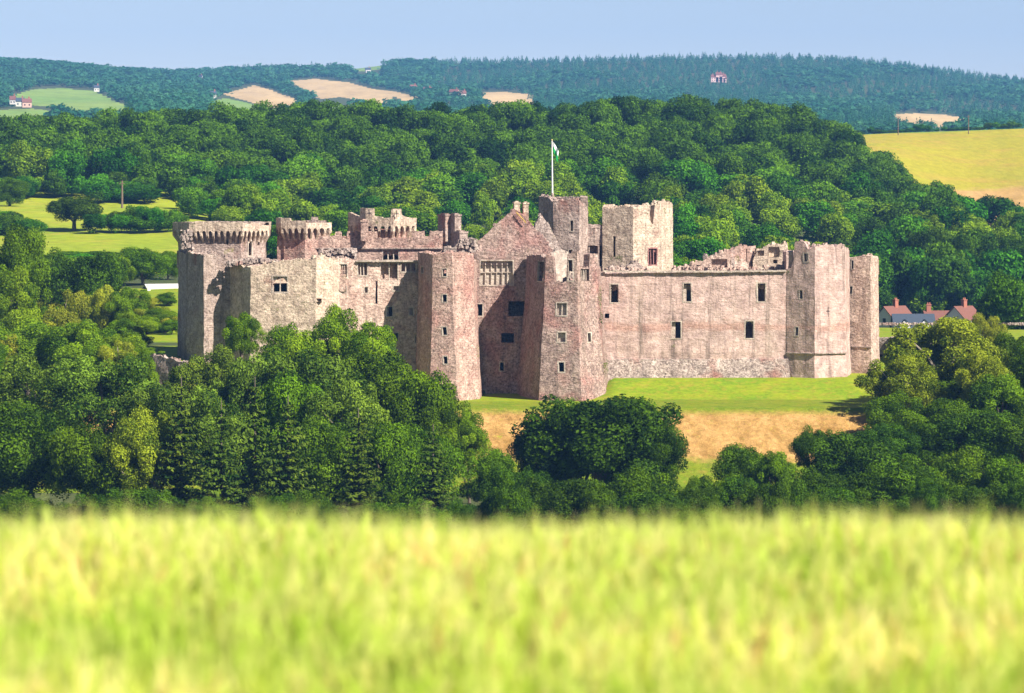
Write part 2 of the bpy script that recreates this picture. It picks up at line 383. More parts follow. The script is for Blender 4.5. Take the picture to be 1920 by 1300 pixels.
def sheet(name, ys, pxs, near=False):
    ny, nx = len(ys), len(pxs); V = np.zeros((ny * nx, 3)); k = 0
    for y in ys:
        for p in pxs:
            if near: V[k] = (p, y, G(960, y))
            else: V[k] = (X(p, y), y, G(p, y))
            k += 1
    idx = np.arange(ny * nx).reshape(ny, nx)
    Q = np.stack([idx[:-1, :-1], idx[:-1, 1:], idx[1:, 1:], idx[1:, :-1]], -1).reshape(-1, 4)
    mi = []
    for j in range(ny - 1):
        ym = (ys[j] + ys[j + 1]) / 2
        for i in range(nx - 1):
            mi.append(ground_kind(960 if near else (pxs[i] + pxs[i + 1]) / 2, ym))
    at = np.clip((np.array([HOR - (v[2] - H) * F / max(v[1], 1) for v in V]) - 330) / 46, 0, 1)
    me = np_mesh(name, V, Q, GM, np.array(mi), smooth=True, attr=at)
    o = bpy.data.objects.new(name, me); COL.objects.link(o)
    return tag(o, kind='structure')
PXS = list(range(-4000, -200, 200)) + list(range(-200, 2120, 8)) + list(range(2120, 6200, 200))
sheet('near_ground', [-150, -60, -20, 0, 6, 9, 10.2, 11.5, 13, 16, 20, 30, 45, 60, 90, 120, 150, 200, 260, 300, 330, 365, 400, 438], list(range(-300, 301, 25)), True)
sheet('ground', list(np.arange(438, 520, 1.6)) + list(np.arange(520, 1130, 8)) + list(np.arange(1130, 1650, 13)) + [1650], PXS)
sheet('hills', list(np.arange(1650, 2500, 60)) + list(np.arange(2500, 5300, 24)) + [5400, 5700, 6200, 7500, 9000], PXS)

# ------------------------------------------------------------------ castle: pieces built from plan vertices (px, depth)
def segu(px, A, B):
    k = (px - 960) / F; d = (B[0] - A[0]) - k * (B[1] - A[1])
    return (k * A[1] - A[0]) / d if abs(d) > 1e-9 else 0

class Facet:
    """one flat (or battered) face between two plan vertices given at several heights"""
    def __init__(s, levels): s.lv = levels     # [(z, A(x,y), B(x,y))] ascending
    def AB(s, z):
        lv = s.lv
        if z <= lv[0][0]: return lv[0][1], lv[0][2]
        for (z0, A0, B0), (z1, A1, B1) in zip(lv, lv[1:]):
            if z <= z1:
                t = (z - z0) / (z1 - z0)
                return (A0[0] + (A1[0] - A0[0]) * t, A0[1] + (A1[1] - A0[1]) * t), (B0[0] + (B1[0] - B0[0]) * t, B0[1] + (B1[1] - B0[1]) * t)
        return lv[-1][1], lv[-1][2]
    def P(s, u, z, d=0.0):
        A, B = s.AB(z); dx, dy = B[0] - A[0], B[1] - A[1]; l = math.hypot(dx, dy) or 1
        n = (dy / l, -dx / l)     # outward (towards the camera for left-to-right faces)
        x, y = A[0] + dx * u, A[1] + dy * u; v = mnoise.noise_vector(Vector((x * .55, y * .55, z * .7))); w = mnoise.noise_vector(Vector((x * 1.7, y * 1.7, z * 2.1)))
        return (x + n[0] * d + v[0] * .09 + w[0] * .05, y + n[1] * d + v[1] * .09 + w[1] * .05, z)
    def length(s): A, B = s.AB(s.lv[-1][0]); return math.hypot(B[0] - A[0], B[1] - A[1])
    def uz(s, px, py):
        A, B = s.AB(s.lv[-1][0]); z = Z(py, A[1])
        for _ in range(6):
            A, B = s.AB(z); u = segu(px, A, B); z = Z(py, A[1] + (B[1] - A[1]) * u)
        return u, z

def rag(x, amp, seed): return amp * (mnoise.noise(Vector((x * 1.1, seed, 0))) * 1.3 + .7 * mnoise.noise(Vector((x * 3.3, seed, 5))) + .35 * (random.random() - .5))

def face_mesh(mb, fc, zb, top, holes, reveal=.9, thick=1.1, inner=2.5, m=0, u_off=0.0, lower=None, zstep=.8, brk=()):
    """grid face with openings; holes: (u0,u1,z0,z1,through)"""
    Ln = fc.length(); n = max(2, int(Ln / .35))
    us = {0.0, 1.0} | {i / n for i in range(n + 1)}
    for h in holes: us |= {h[0], h[1]}
    us |= {float(b) for b in brk}
    us = sorted(u for u in us if -1e-9 <= u <= 1 + 1e-9)
    # drop near duplicates of regular columns beside hole edges
    keep = []; he = {round(h[0], 6) for h in holes} | {round(h[1], 6) for h in holes} | {0, 1} | {round(float(b), 6) for b in brk}
    for u in us:
        if keep and u - keep[-1] < .05 / max(Ln, .1):
            if round(u, 6) in he and round(keep[-1], 6) not in he: keep[-1] = u
            elif round(u, 6) in he: keep.append(u)
            continue
        keep.append(u)
    us = keep; tz = [top(u) for u in us]; tm = max(tz)
    zs = {zb, tm + .01} | {l[0] for l in fc.lv if zb < l[0] < tm}
    z = zb
    while z < tm: zs.add(round(z, 4)); z += zstep
    for h in holes: zs |= {h[2], h[3]}
    zs = sorted(zs)
    lo = [lower(u) if lower else zb for u in us]
    for i in range(len(us) - 1):
        for j in range(len(zs) - 1):
            um = (us[i] + us[i + 1]) / 2; zm = (zs[j] + zs[j + 1]) / 2
            if any(h[0] < um < h[1] and h[2] < zm < h[3] for h in holes): continue
            c = []
            for uu, k, zz in ((i, 0, j), (i + 1, 0, j), (i + 1, 1, j + 1), (i, 1, j + 1)):
                c.append((us[uu], max(lo[uu], min(zs[zz], tz[uu]))))
            if abs(c[3][1] - c[0][1]) < 1e-5 and abs(c[2][1] - c[1][1]) < 1e-5: continue
            if abs(c[2][1] - c[1][1]) < 1e-5: c = [c[0], c[1], c[3]]
            elif abs(c[3][1] - c[0][1]) < 1e-5: c = [c[0], c[1], c[2]]
            mb.poly([fc.P(u, z) for u, z in c], [(u_off + u * Ln, z) for u, z in c], m)
    for h in holes:
        u0, u1, z0, z1 = h[:4]; d = -reveal
        for a, b in (((u0, z0), (u1, z0)), ((u1, z0), (u1, z1)), ((u1, z1), (u0, z1)), ((u0, z1), (u0, z0))):
            mb.poly([fc.P(*a), fc.P(*b), fc.P(*b, d), fc.P(*a, d)], None, m)
    if thick:
        for i in range(len(us) - 1):
            o0, o1 = tz[i], tz[i + 1]; i0, i1 = o0 + .12 * math.sin(i * 2.1), o1 + .12 * math.sin((i + 1) * 2.1)
            mb.poly([fc.P(us[i], o0), fc.P(us[i + 1], o1), fc.P(us[i + 1], i1, -thick), fc.P(us[i], i0, -thick)], None, m)
            mb.poly([fc.P(us[i], i0, -thick), fc.P(us[i + 1], i1, -thick), fc.P(us[i + 1], i1 - inner, -thick), fc.P(us[i], i0 - inner, -thick)], None, m)
        for e in (0, -1):
            u, zt = us[e], tz[e]
            mb.poly([fc.P(u, zt), fc.P(u, zt, -thick), fc.P(u, zt - inner, -thick), fc.P(u, zt - inner)], None, m)
    return us, tz

def window(fc, u0, u1, z0, z1, kind, parent, mat):
    """dressed stone surround, mullions, arch head of one opening, or pale panel added for its sunlit inside"""
    mb = MB(); A = fc.P(0, z0); B = fc.P(1, z0); ln = math.hypot(B[0] - A[0], B[1] - A[1]); w = (u1 - u0) * ln
    def slab(ua, ub, za, zb_, d0, d1, m=0):
        q = [(ua, za), (ub, za), (ub, zb_), (ua, zb_)]
        f = [fc.P(u, z, d1) for u, z in q]; b = [fc.P(u, z, d0) for u, z in q]
        mb.poly(f, m=m); mb.poly(b[::-1], m=m)
        for i in range(4):
            j = (i + 1) % 4; mb.poly([f[i], b[i], b[j], f[j]], m=m)
    t = .13 if w > .7 else .09; tu = t / ln
    if 'bare' not in kind:
        slab(u0 - tu, u0 + tu * .35, z0 - t, z1 + t, -.25, .03); slab(u1 - tu * .35, u1 + tu, z0 - t, z1 + t, -.25, .03)
        slab(u0 + tu * .35, u1 - tu * .35, z0 - t, z0 + .05, -.25, .034); slab(u0 + tu * .35, u1 - tu * .35, z1 - .05, z1 + t, -.25, .034)
    if 'arch' in kind:
        n = 8; d0, d1 = -.5, -.28; hh = min(w * .62, (z1 - z0) * .45)
        for i in range(n):
            a, b = i / n, (i + 1) / n
            def arc(s): x = abs(s * 2 - 1); return z1 - hh + hh * (1 - x ** 1.7) * .92
            ua, ub = u0 + (u1 - u0) * a, u0 + (u1 - u0) * b
            q = [(ua, arc(a)), (ub, arc(b)), (ub, z1), (ua, z1)]
            mb.poly([fc.P(u, z, d1) for u, z in q]); mb.poly([fc.P(ua, arc(a), d1), fc.P(ub, arc(b), d1), fc.P(ub, arc(b), d0), fc.P(ua, arc(a), d0)])
        slab(u0, u0 + .13 / ln, z0, z1 - hh, d0, d1 + .002); slab(u1 - .13 / ln, u1, z0, z1 - hh, d0, d1 + .002)
    if 'mull' in kind:
        nm = int(kind.split('mull')[1][0]); mw = .13 / ln
        for k in range(nm):
            uc = u0 + (u1 - u0) * (k + 1) / (nm + 1); slab(uc - mw / 2, uc + mw / 2, z0 + .05, z1 - .05, -.4, -.18)
    if 'trans' in kind:
        zc = z0 + (z1 - z0) * .52; slab(u0 + tu * .35, u1 - tu * .35, zc - .07, zc + .07, -.38, -.2)
    if 'block' in kind:
        slab(u0, u1, z0, z1, -.7, -.45)  # added pale panel that catches the sun in place of the bright interior
    if 'half' in kind:
        slab(u0, u0 + (u1 - u0) * .42, z0, z1, -.7, -.5)  # same added panel, over the left part only
    if mb.f: mb.build('window', mat, parent)

def block(name, parent, mat, zb, levels, tops, holes=(), ztop=None, ragamp=.15, rocks=0, nfront=None, cap=True, frames=None, reveal=.9, label=None, thick=1.1, rock_r=(.15, .4)):
    """levels: [(z, [(px,Y)...])] closed plan, front faces first; tops: {facet: [(px,py)...]}; holes: (facet, x0,y0,x1,y1, kind)"""
    rings = [(z, [(X(p, y), y) for p, y in pl]) for z, pl in levels]; n = len(rings[0][1]); mb = MB(); nf = nfront or n
    facets = []; uo = random.uniform(0, 50); minz = 1e9; wins = []
    for i in range(n):
        j = (i + 1) % n; fc = Facet([(z, pl[i], pl[j]) for z, pl in rings]); facets.append(fc)
        if i in tops:
            pr = sorted(fc.uz(px, py) for px, py in tops[i]); pu = [a for a, b in pr]; pz = [b for a, b in pr]
        else: pu, pz = [0, 1], [ztop, ztop]
        Ln = fc.length(); sd_ = random.uniform(0, 99)
        top = (lambda u, pu=pu, pz=pz, Ln=Ln, sd_=sd_: float(np.interp(u, pu, pz)) + rag(u * Ln, ragamp, sd_))
        hs = []
        for h in holes:
            if h[0] != i: continue
            ua, za = fc.uz(h[1], h[4]); ub, zt = fc.uz(h[3], h[2]); u_, z_ = fc.uz((h[1] + h[3]) / 2, h[4]); _, z2 = fc.uz((h[1] + h[3]) / 2, h[2])
            ua, ub = max(ua, .004), min(ub, .996)
            hs.append((ua, ub, z_, z2)); wins.append((fc, ua, ub, z_, z2, h[5]))
        us, tz = face_mesh(mb, fc, zb, top, hs, reveal=reveal, u_off=uo, thick=thick, brk=[u for u in pu if 0 < u < 1] if ragamp < .1 else ())
        uo += Ln; minz = min(minz, min(tz))
        if rocks and i < nf:
            for _ in range(int(rocks * Ln)):
                k = random.randrange(len(us)); r = random.uniform(*rock_r); d = random.uniform(-thick, -r * .6)
                p = fc.P(us[k], tz[k] + r * .2, d); mb.rock(p, r)
    if cap:
        zc = minz - 1.6 if minz - 1.6 > zb + 1 else minz - .4
        cx = sum(p[0] for p in rings[-1][1]) / n; cy_ = sum(p[1] for p in rings[-1][1]) / n
        mb.poly([(cx + (p[0] - cx) * .985, cy_ + (p[1] - cy_) * .985, zc) for p in rings[-1][1]])
    o = mb.build(name, mat, parent)
    if label: o['label'] = label
    for fc, ua, ub, z0, z1, k in wins:
        if k != 'hole': window(fc, ua, ub, z0, z1, k, o, (frames or S['dress']))
    return o, facets

castle = empty('castle', (X(900, 497), 497, .4), 'great pink and grey stone castle ruin stretching across the mown mound', 'castle')

# --- curtain wall on the right with its rubble plinth
block('curtain_wall', castle, S['pink'], 1.0,
      [(1, [(1120, 500.2), (1360, 500.4), (1484, 501.2), (1484, 504), (1120, 504)]), (5.6, [(1120, 500.4), (1360, 500.6), (1484, 501.4), (1484, 504), (1120, 504)]), (18, [(1120, 500.5), (1360, 500.7), (1484, 501.5), (1484, 504), (1120, 504)])],
      {0: [(1120, 514), (1200, 512), (1360, 511)], 1: [(1360, 511), (1484, 509)]}, ztop=18.0,
      holes=[(0, 1144, 533, 1160, 568, 'arch'), (0, 1281, 531, 1296, 566, 'half'), (1, 1420, 531, 1436, 566, 'arch'), (0, 1259, 603, 1277, 635, 'half'),
             (1, 1397, 602, 1413, 635, 'arch'), (0, 1134, 588, 1142, 597, 'bare')], ragamp=.05, rocks=.25, rock_r=(.12, .25))
mb = MB()   # battered plinth standing forward of the wall
fz = Facet([(1.5, (X(1126, 498.9), 498.9), (X(1484, 499.6), 499.6)), (5.7, (X(1130, 500.15), 500.15), (X(1478, 500.95), 500.95))])
face_mesh(mb, fz, 1.5, lambda u: 5.55 + rag(u * 27, .16, 3), [], thick=.5, inner=.3); mb.build('plinth', S['rubble'], castle)
mb = MB()
for a, b, ya, yb in ((1132, 1360, 500.2, 500.4), (1360, 1474, 500.4, 501.2)):
    n = 26
    for k in range(n):
        t0, t1 = k / n, (k + 1) / n; p0, p1 = a + (b - a) * t0, a + (b - a) * t1; y0 = ya + (yb - ya) * (t0 + t1) / 2
        zz = Z(511 - (a + (b - a) * t0 > 1400) * 1.0, y0) + random.uniform(-.05, .05)
        mb.box((X((p0 + p1) / 2, y0), y0 + .1, zz), (X(p1, y0) - X(p0, y0) - .01, .5, .26))
mb.build('string_course', S['dress'], castle)

# --- hexagonal towers on the right
block('corner_tower', castle, S['pink'], 1.0,
      [(1, [(1478, 500.9), (1527, 498.5), (1590, 500.6), (1598, 507), (1530, 510), (1466, 507)]),
       (6, [(1475, 501.2), (1527.5, 499.0), (1586, 501.2), (1594, 507), (1530, 510), (1468, 507)]),
       (22, [(1474, 501.5), (1528, 499.4), (1584, 501.4), (1592, 507), (1530, 510), (1468, 507)])],
      {0: [(1474, 508), (1486, 504), (1489, 470), (1491, 453), (1508, 453), (1513, 462), (1517, 468), (1528, 464)], 1: [(1528, 464), (1545, 459), (1563, 462), (1584, 460)], 2: [(1584, 462), (1590, 470)]},
      ztop=21, holes=[(0, 1507, 475, 1516, 491, 'mull1'), (0, 1499, 544, 1505, 561, 'arch'), (0, 1491, 613, 1497, 630, 'arch'), (1, 1552, 576, 1553.3, 594, 'hole'), (1, 1549.5, 583, 1556, 584.6, 'hole')],
      ragamp=.22, rocks=1.6, nfront=3)
block('far_corner_tower', castle, S['buffred'], 1.0,
      [(1, [(1578, 507.7), (1634, 505.9), (1652, 509), (1650, 516), (1590, 516)]), (6.7, [(1582, 508.1), (1633, 506.4), (1648, 509.3), (1648, 516), (1590, 516)]), (20, [(1582, 508.3), (1632, 506.8), (1646, 509.5), (1646, 516), (1590, 516)])],
      {0: [(1582, 484), (1600, 483), (1632, 480)], 1: [(1632, 480), (1646, 481)]}, ztop=19.8,
      holes=[(0, 1596, 488, 1601, 505, 'slim'), (0, 1593, 537, 1598, 552, 'arch')], ragamp=.15, rocks=1.2, nfront=2)
for (A, B, ya, yb) in ((1475, 1527, 501.1, 498.9), (1527, 1587, 498.9, 501.1), (1586, 1633, 508.0, 506.3)):
    mb = MB(); zz = Z(664 if A < 1580 else 656, 500)
    fcs = Facet([(0, (X(A, ya), ya), (X(B, yb), yb)), (30, (X(A, ya), ya), (X(B, yb), yb))])
    q = [fcs.P(0, zz, .12), fcs.P(1, zz, .12), fcs.P(1, zz + .18, .12), fcs.P(0, zz + .18, .12)]; r = [fcs.P(0, zz, -.2), fcs.P(1, zz, -.2), fcs.P(1, zz + .22, -.2), fcs.P(0, zz + .22, -.2)]
    mb.poly(q); mb.poly([q[3], q[2], r[2], r[3]]); mb.poly([q[1], q[0], r[0], r[1]]); mb.build('string_course', S['grey'], castle)

# --- the kitchen tower (right of the deep recess)
tc = [(0, [(968, 499.5), (1010, 488.4), (1091, 487.0), (1137, 491.0), (1144, 500), (1010, 503)]),
      (9, [(978, 499.5), (1016, 489.4), (1085, 488.2), (1127, 492.0), (1134, 500), (1010, 503)]),
      (14, [(984, 499.5), (1020, 490.0), (1083, 488.8), (1122, 492.4), (1128, 500), (1010, 503)]),
      (21, [(988, 499.5), (1023, 490.3), (1082, 489.1), (1121, 492.6), (1126, 500), (1010, 503)])]
block('hexagonal_tower', castle, S['red'], -.5, tc,
      {0: [(988, 480), (1004, 478), (1023, 482)], 1: [(1023, 478), (1027, 478), (1030, 480), (1037, 483), (1039, 528), (1046, 529), (1062, 529), (1063, 477), (1074, 475), (1082, 472)],
       2: [(1082, 472), (1086, 473), (1087, 503), (1105, 503), (1106, 477), (1115, 474), (1121, 478)], 3: [(1121, 490), (1126, 505)]},
      ztop=17.0, holes=[(0, 1007, 490, 1020, 528, 'tall'), (1, 1065, 487, 1074, 527, 'tall'), (2, 1089, 504.5, 1104.5, 527, 'baremull3'),
                        (1, 1043, 568, 1063, 592, 'blockhalf mull1'), (1, 1045, 623, 1061, 642, 'block'), (1, 1047, 679, 1058, 698, 'rect'), (2, 1103, 624, 1108, 642, 'slim')],
      ragamp=.2, rocks=1.0, nfront=3, reveal=.8, label='tapering reddish tower with an open broken top storey')
block('ruined_wall', castle, S['dress'], 12.5, [(12, [(1026, 491.8), (1068, 495.6), (1068, 497), (1026, 493)]), (22, [(1026, 491.8), (1068, 495.6), (1068, 497), (1026, 493)])],
      {0: [(1026, 480), (1040, 474), (1052, 471), (1068, 476)]}, ztop=20.5, ragamp=.25, rocks=1.5, cap=False, thick=.6)

# --- recess wall with the great mullioned window, gable above
block('hall_wall', castle, S['red'], -.5,
      [(0, [(880, 499.2), (1010, 499.4), (1010, 504), (880, 504)]), (9, [(882, 499.6), (1008, 499.8), (1008, 504), (882, 504)]), (22, [(884, 499.8), (1006, 500), (1006, 504), (884, 504)])],
      {0: [(884, 476), (893, 472), (940, 471), (1006, 474)]}, ztop=21,
      holes=[(0, 900, 489, 962, 535, 'mull5transblock'), (0, 894, 570, 905, 593, 'rect'), (0, 953, 565, 985, 593, 'bare'), (0, 940, 625, 964, 643, 'bare'),  # panel behind the great window's panes stands in for the lit inner wall
             (0, 892, 627, 899, 642, 'slim'), (0, 937, 679, 945, 696, 'slim'), (0, 900, 731, 911, 751, 'arch')], ragamp=.12, rocks=1.3, nfront=1)
block('gable_wall', castle, S['red'], 18, [(18, [(891, 500.6), (1040, 501.7), (1040, 502.6), (891, 501.9)]), (30, [(891, 500.6), (1040, 501.7), (1040, 502.6), (891, 501.9)])],
      {0: [(891, 470), (896, 452), (906, 445), (930, 422), (958, 397), (968, 394), (980, 402), (1000, 424), (1020, 448), (1040, 474)],
       2: [(891, 470), (896, 452), (906, 445), (930, 422), (958, 397), (968, 394), (980, 402), (1000, 424), (1020, 448), (1040, 474)]}, ztop=20, ragamp=.1, rocks=.8, nfront=1, cap=False, thick=.5)
block('gable_wall', castle, S['rubble'], 18, [(18, [(1000, 506), (1056, 508), (1056, 509), (1000, 507)]), (30, [(1000, 506), (1056, 508), (1056, 509), (1000, 507)])],
      {0: [(1000, 440), (1004, 420), (1013, 404), (1020, 412), (1036, 438), (1054, 474)], 2: [(1000, 440), (1004, 420), (1013, 404), (1020, 412), (1036, 438), (1054, 474)]}, ztop=20, ragamp=.1, rocks=.6, nfront=1, cap=False, thick=.5)
def chimney(px0, px1, pyt, pyb, Y, mat, parent=castle, split=None, name='chimney', depth=1.0, rz_=0.18):
    mb = MB(); w = X(px1, Y) - X(px0, Y); zb, zt = Z(pyb, Y), Z(pyt, Y); cx = X((px0 + px1) / 2, Y)
    mb.box((cx, Y, zb), (w, depth, zt - zb - .25), rz_); mb.box((cx, Y, zt - .25), (w + .16, depth + .16, .25), rz_)
    mb.box((cx, Y, zt), (w * .6, depth * .6, .15), rz_)
    return mb.build(name, mat, parent)
chimney(963, 974, 379, 420, 502.2, S['buff'], rz_=.25, depth=.8); chimney(980, 990, 380, 440, 502.6, S['buff'], rz_=.25, depth=.8)

# --- tower left of the recess
block('hexagonal_tower', castle, S['redwarm'], -.5,
      [(0, [(778, 496.5), (806, 488.4), (858, 487.2), (899, 491.2), (908, 501.5), (800, 504)]), (9, [(781, 496.8), (808.5, 489.8), (852, 488.9), (892, 492.2), (900, 501.5), (800, 504)]),
       (14, [(783, 497), (810, 490.3), (849, 489.5), (889, 492.8), (896, 501.5), (800, 504)]), (21, [(784, 497), (811, 490.5), (848, 489.8), (888, 493), (894, 501.5), (800, 504)])],
      {0: [(784, 473), (800, 475), (811, 478)], 1: [(811, 478), (830, 474), (848, 474)], 2: [(848, 475), (870, 473), (888, 476)]}, ztop=19.8,
      holes=[(1, 829, 504, 837.5, 519, 'rect'), (1, 829, 552, 837.5, 567, 'rect'), (1, 830, 613, 838, 629, 'rect'), (1, 831, 668, 839, 683, 'rect'), (0, 790, 500, 794, 512, 'slim')],
      ragamp=.14, rocks=1.0, nfront=3, label='tapering tower with four small windows one above another')

# --- west range (bright wall) and square block to its left
block('range_wall', castle, S['buffred'], -.5,
      [(0, [(634, 493.9), (700, 495.8), (790, 497.2), (790, 502), (634, 500)]), (22, [(634, 494.1), (700, 496), (790, 497.4), (790, 502), (634, 500)])],
      {0: [(634, 485), (655, 486), (668, 490), (700, 490)], 1: [(700, 490), (790, 490)]}, ztop=18,
      holes=[(0, 636, 495, 651, 521, 'mull3trans'), (0, 671, 493, 689, 517, 'mull2'), (1, 714, 493, 746, 527, 'mull1'), (1, 752, 493, 780, 510, 'mull2'),
             (0, 683, 538, 690, 550, 'blockslim'), (1, 704.5, 527, 708, 570, 'hole'), (1, 737, 536, 748, 546, 'block'), (1, 725, 575, 737, 594, 'half'),
             (1, 767, 577, 775, 592, 'block'), (1, 738, 624, 747, 641, 'rect'), (1, 778, 630, 783, 643, 'slim'), (0, 647, 536, 649.5, 549, 'slim'), (0, 653, 578, 657, 586, 'bare')],
      ragamp=.05, rocks=.3, nfront=2, reveal=.7)
mb = MB()
for k in range(16):
    p0, p1 = 668 + 118 * k / 16, 668 + 118 * (k + 1) / 16; y0 = 495.0 + 2.4 * (k / 16)
    mb.box((X((p0 + p1) / 2, y0), y0 - .1, Z(491, y0)), (X(p1, y0) - X(p0, y0) - .01, .5, .22), .03)
mb.build('string_course', S['dress'], castle)
block('square_block', castle, S['buff'], 0,
      [(0, [(414, 500), (469, 492), (592, 491), (640, 494.2), (640, 503), (430, 505)]), (22, [(416, 500), (470, 492.3), (592, 491.3), (640, 494.4), (640, 503), (430, 505)])],
      {0: [(416, 508), (425, 498), (440, 492), (455, 500), (470, 502)], 1: [(470, 500), (500, 497), (520, 489), (560, 487), (592, 486)], 2: [(592, 483), (605, 480), (622, 484), (640, 486)]}, ztop=18.5,
      holes=[(1, 511, 518, 539, 548, 'mull1 arch'), (1, 603, 560, 606, 566, 'hole')], ragamp=.2, rocks=1.5, nfront=3, reveal=.8)
mb = MB(); rr = random.Random(4)     # tumbled wall heads on the block
for k in range(150):
    t = rr.random(); px = 425 + t * 100; y = 494 + rr.uniform(0, 4); zc = Z(495 - 6 * math.sin(t * 3.1) + rr.uniform(-3, 5), y); mb.rock((X(px, y), y, zc), rr.uniform(.2, .5), rr)
for k in range(110):
    px = rr.uniform(600, 665); y = 500 + rr.uniform(0, 4); mb.rock((X(px, y), y, Z(476 + rr.uniform(-8, 8), y)), rr.uniform(.2, .5), rr)
for k in range(120):
    px = rr.uniform(862, 893); y = 500 + rr.uniform(0, 4); mb.rock((X(px, y), y, Z(462 + rr.uniform(-12, 12), y)), rr.uniform(.2, .6), rr)
mb.build('fallen_masonry', S['rubble'], castle)

# --- rear hall wall with battlements
merl = [(520, 443), (628, 443), (629, 435), (640, 435), (641, 448), (650, 448), (650.5, 435), (675, 435), (676, 449), (677.5, 449), (678, 435), (707, 435), (708, 447), (771, 447), (772, 434), (796, 434), (797, 448), (805, 448), (805.5, 434), (830, 434)]
block('battlemented_wall', castle, S['redwarm'], 10, [(10, [(520, 509), (830, 509), (835, 516), (520, 516)]), (26, [(520, 509), (830, 509), (835, 516), (520, 516)])],
      {0: merl}, ztop=23, holes=[(0, 718, 469, 747, 488, 'mull2'), (0, 600, 470, 606, 477, 'bare')], ragamp=.03, nfront=1, thick=.6)
mb = MB()
for k in range(20):
    p0, p1 = 570 + 260 * k / 20, 570 + 260 * (k + 1) / 20; mb.box((X((p0 + p1) / 2, 508.9), 508.9, Z(467, 509)), (X(p1, 509) - X(p0, 509) - .01, .45, .2))
mb.build('string_course', S['grey'], castle)

# --- machicolated crowns
def crown(parent, pts, py_lo, py_mid, top, nb, over=.78, mat=None, Yref=None, amp=.04, back=True):
    """pts: [(px,Y)] of the tower body; parapet stands forward on corbels with arches between them"""
    mat = mat or S['buff']; mb = MB(); n = len(pts)
    ctr = (sum(X(p, y) for p, y in pts) / n, sum(y for p, y in pts) / n)
    body = [(X(p, y), y) for p, y in pts]; r = sum(math.hypot(b[0] - ctr[0], b[1] - ctr[1]) for b in body) / n
    k = 1 + over * 1.12 / r
    outer = [(ctr[0] + (b[0] - ctr[0]) * k, ctr[1] + (b[1] - ctr[1]) * k) for b in body]
    zl, zm = Z(py_lo, pts[1][1]), Z(py_mid, pts[1][1])
    for i in range(n):
        j = (i + 1) % n; fo = Facet([(0, outer[i], outer[j]), (60, outer[i], outer[j])]); fb = Facet([(0, body[i], body[j]), (60, body[i], body[j])])
        N = nb[i] if i < len(nb) else 6; Ln = fo.length()
        if i in top: pr = sorted((segu(px, outer[i], outer[j]), Z(py, pts[1][1])) for px, py in top[i]); pu = [a for a, _ in pr]; pz = [b for _, b in pr]
        else: pu, pz = [0, 1], [top['z'], top['z']]
        sdn = random.uniform(0, 99)
        tf = lambda u: float(np.interp(u, pu, pz)) + rag(u * Ln, amp, sdn)
        rad = .36 / N
        def low(u, N=N):
            s = (u * N) % 1.0; x = abs(s - .5) / .34
            return zm - .75 * (zm - zl) * .55 * (1 if x >= 1 else 0) - 0 + (0 if x >= 1 else -(1 - math.sqrt(1 - x * x)) * .55 * (zm - zl) * .55)
        m = max(N * 12, 8); us = sorted({a / m for a in range(m + 1)} | {float(u) for u in pu if 0 < u < 1}); m = len(us) - 1
        for a in range(m):
            u0, u1 = us[a], us[a + 1]; l0, l1 = low(u0 + 1e-6), low(u1 - 1e-6); t0, t1 = tf(u0), tf(u1)
            mb.poly([fo.P(u0, l0), fo.P(u1, l1), fo.P(u1, t1), fo.P(u0, t0)], [(u0 * Ln, l0), (u1 * Ln, l1), (u1 * Ln, t1), (u0 * Ln, t0)])
            mb.poly([fo.P(u0, l0), fo.P(u1, l1), fo.P(u1, l1, -.35), fo.P(u0, l0, -.35)])
            mb.poly([fo.P(u0, t0), fo.P(u1, t1), fo.P(u1, t1, -.5), fo.P(u0, t0, -.5)])
            mb.poly([fo.P(u1, zm, -.5), fo.P(u0, zm, -.5), fo.P(u0, t0, -.5), fo.P(u1, t1, -.5)])
        # walk slab
        mb.poly([fo.P(0, zm + .1, -.4), fo.P(1, zm + .1, -.4), fb.P(1, zm + .1, -1.2), fb.P(0, zm + .1, -1.2)])
        cw = .32 / N
        for c in range(N + 1):
            uc = min(max(c / N, cw / 2), 1 - cw / 2)
            def col(u): return [fb.P(u, zl - .1, .0), fo.P(u, zl + (zm - zl) * .55, -.02), fo.P(u, zm, -.02), fb.P(u, zm, 0)]
            a_, b_ = col(uc - cw / 2), col(uc + cw / 2)
            mb.poly(a_[::-1]); mb.poly(b_)
            for q in range(3): mb.poly([a_[q], b_[q], b_[q + 1], a_[q + 1]])
    o = mb.build('machicolated_parapet', mat, parent)
    return o, outer

# great tower far left
gt = [(334, 507), (362, 501.8), (452, 500.8), (496, 504.6), (500, 512), (400, 517)]
block('machicolated_tower', castle, S['grey'], 3, [(3, [(332, 507), (350, 502.5)] + gt[2:]), (14, gt), (26, gt)], {}, ztop=25.2,
      holes=[(2, 465, 452, 472, 480, 'slim'), (2, 483, 454, 487, 460, 'bare'), (1, 424, 451, 428, 459, 'bare')], ragamp=.02, nfront=3)
crown(castle, gt, 455, 433, {0: [(325, 418), (340, 417)], 1: [(333, 416), (345, 414), (351, 414.5), (352, 419), (363, 419), (364, 415), (380, 415), (381, 419), (384, 415), (400, 416), (455, 417)],
      2: [(456, 418), (470, 420), (471, 416), (475, 416), (476, 419), (488, 419), (489, 423), (505, 423)], 'z': 25.2}, [3, 9, 6, 5, 8, 6])
block('stepped_pier', castle, S['grey'], 3, [(3, [(333, 506.6), (347, 501.4), (382, 496.2), (436, 497.6), (440, 503), (340, 508)]), (23, [(335, 506.6), (350, 501.6), (382, 496.6), (436, 498), (440, 503), (340, 508)])],
      {0: [(335, 470), (350, 478)], 1: [(350, 470), (360, 476), (382, 478)], 2: [(382, 478), (400, 476), (420, 482), (436, 486)]}, ztop=21, ragamp=.15, rocks=1.2, nfront=3)
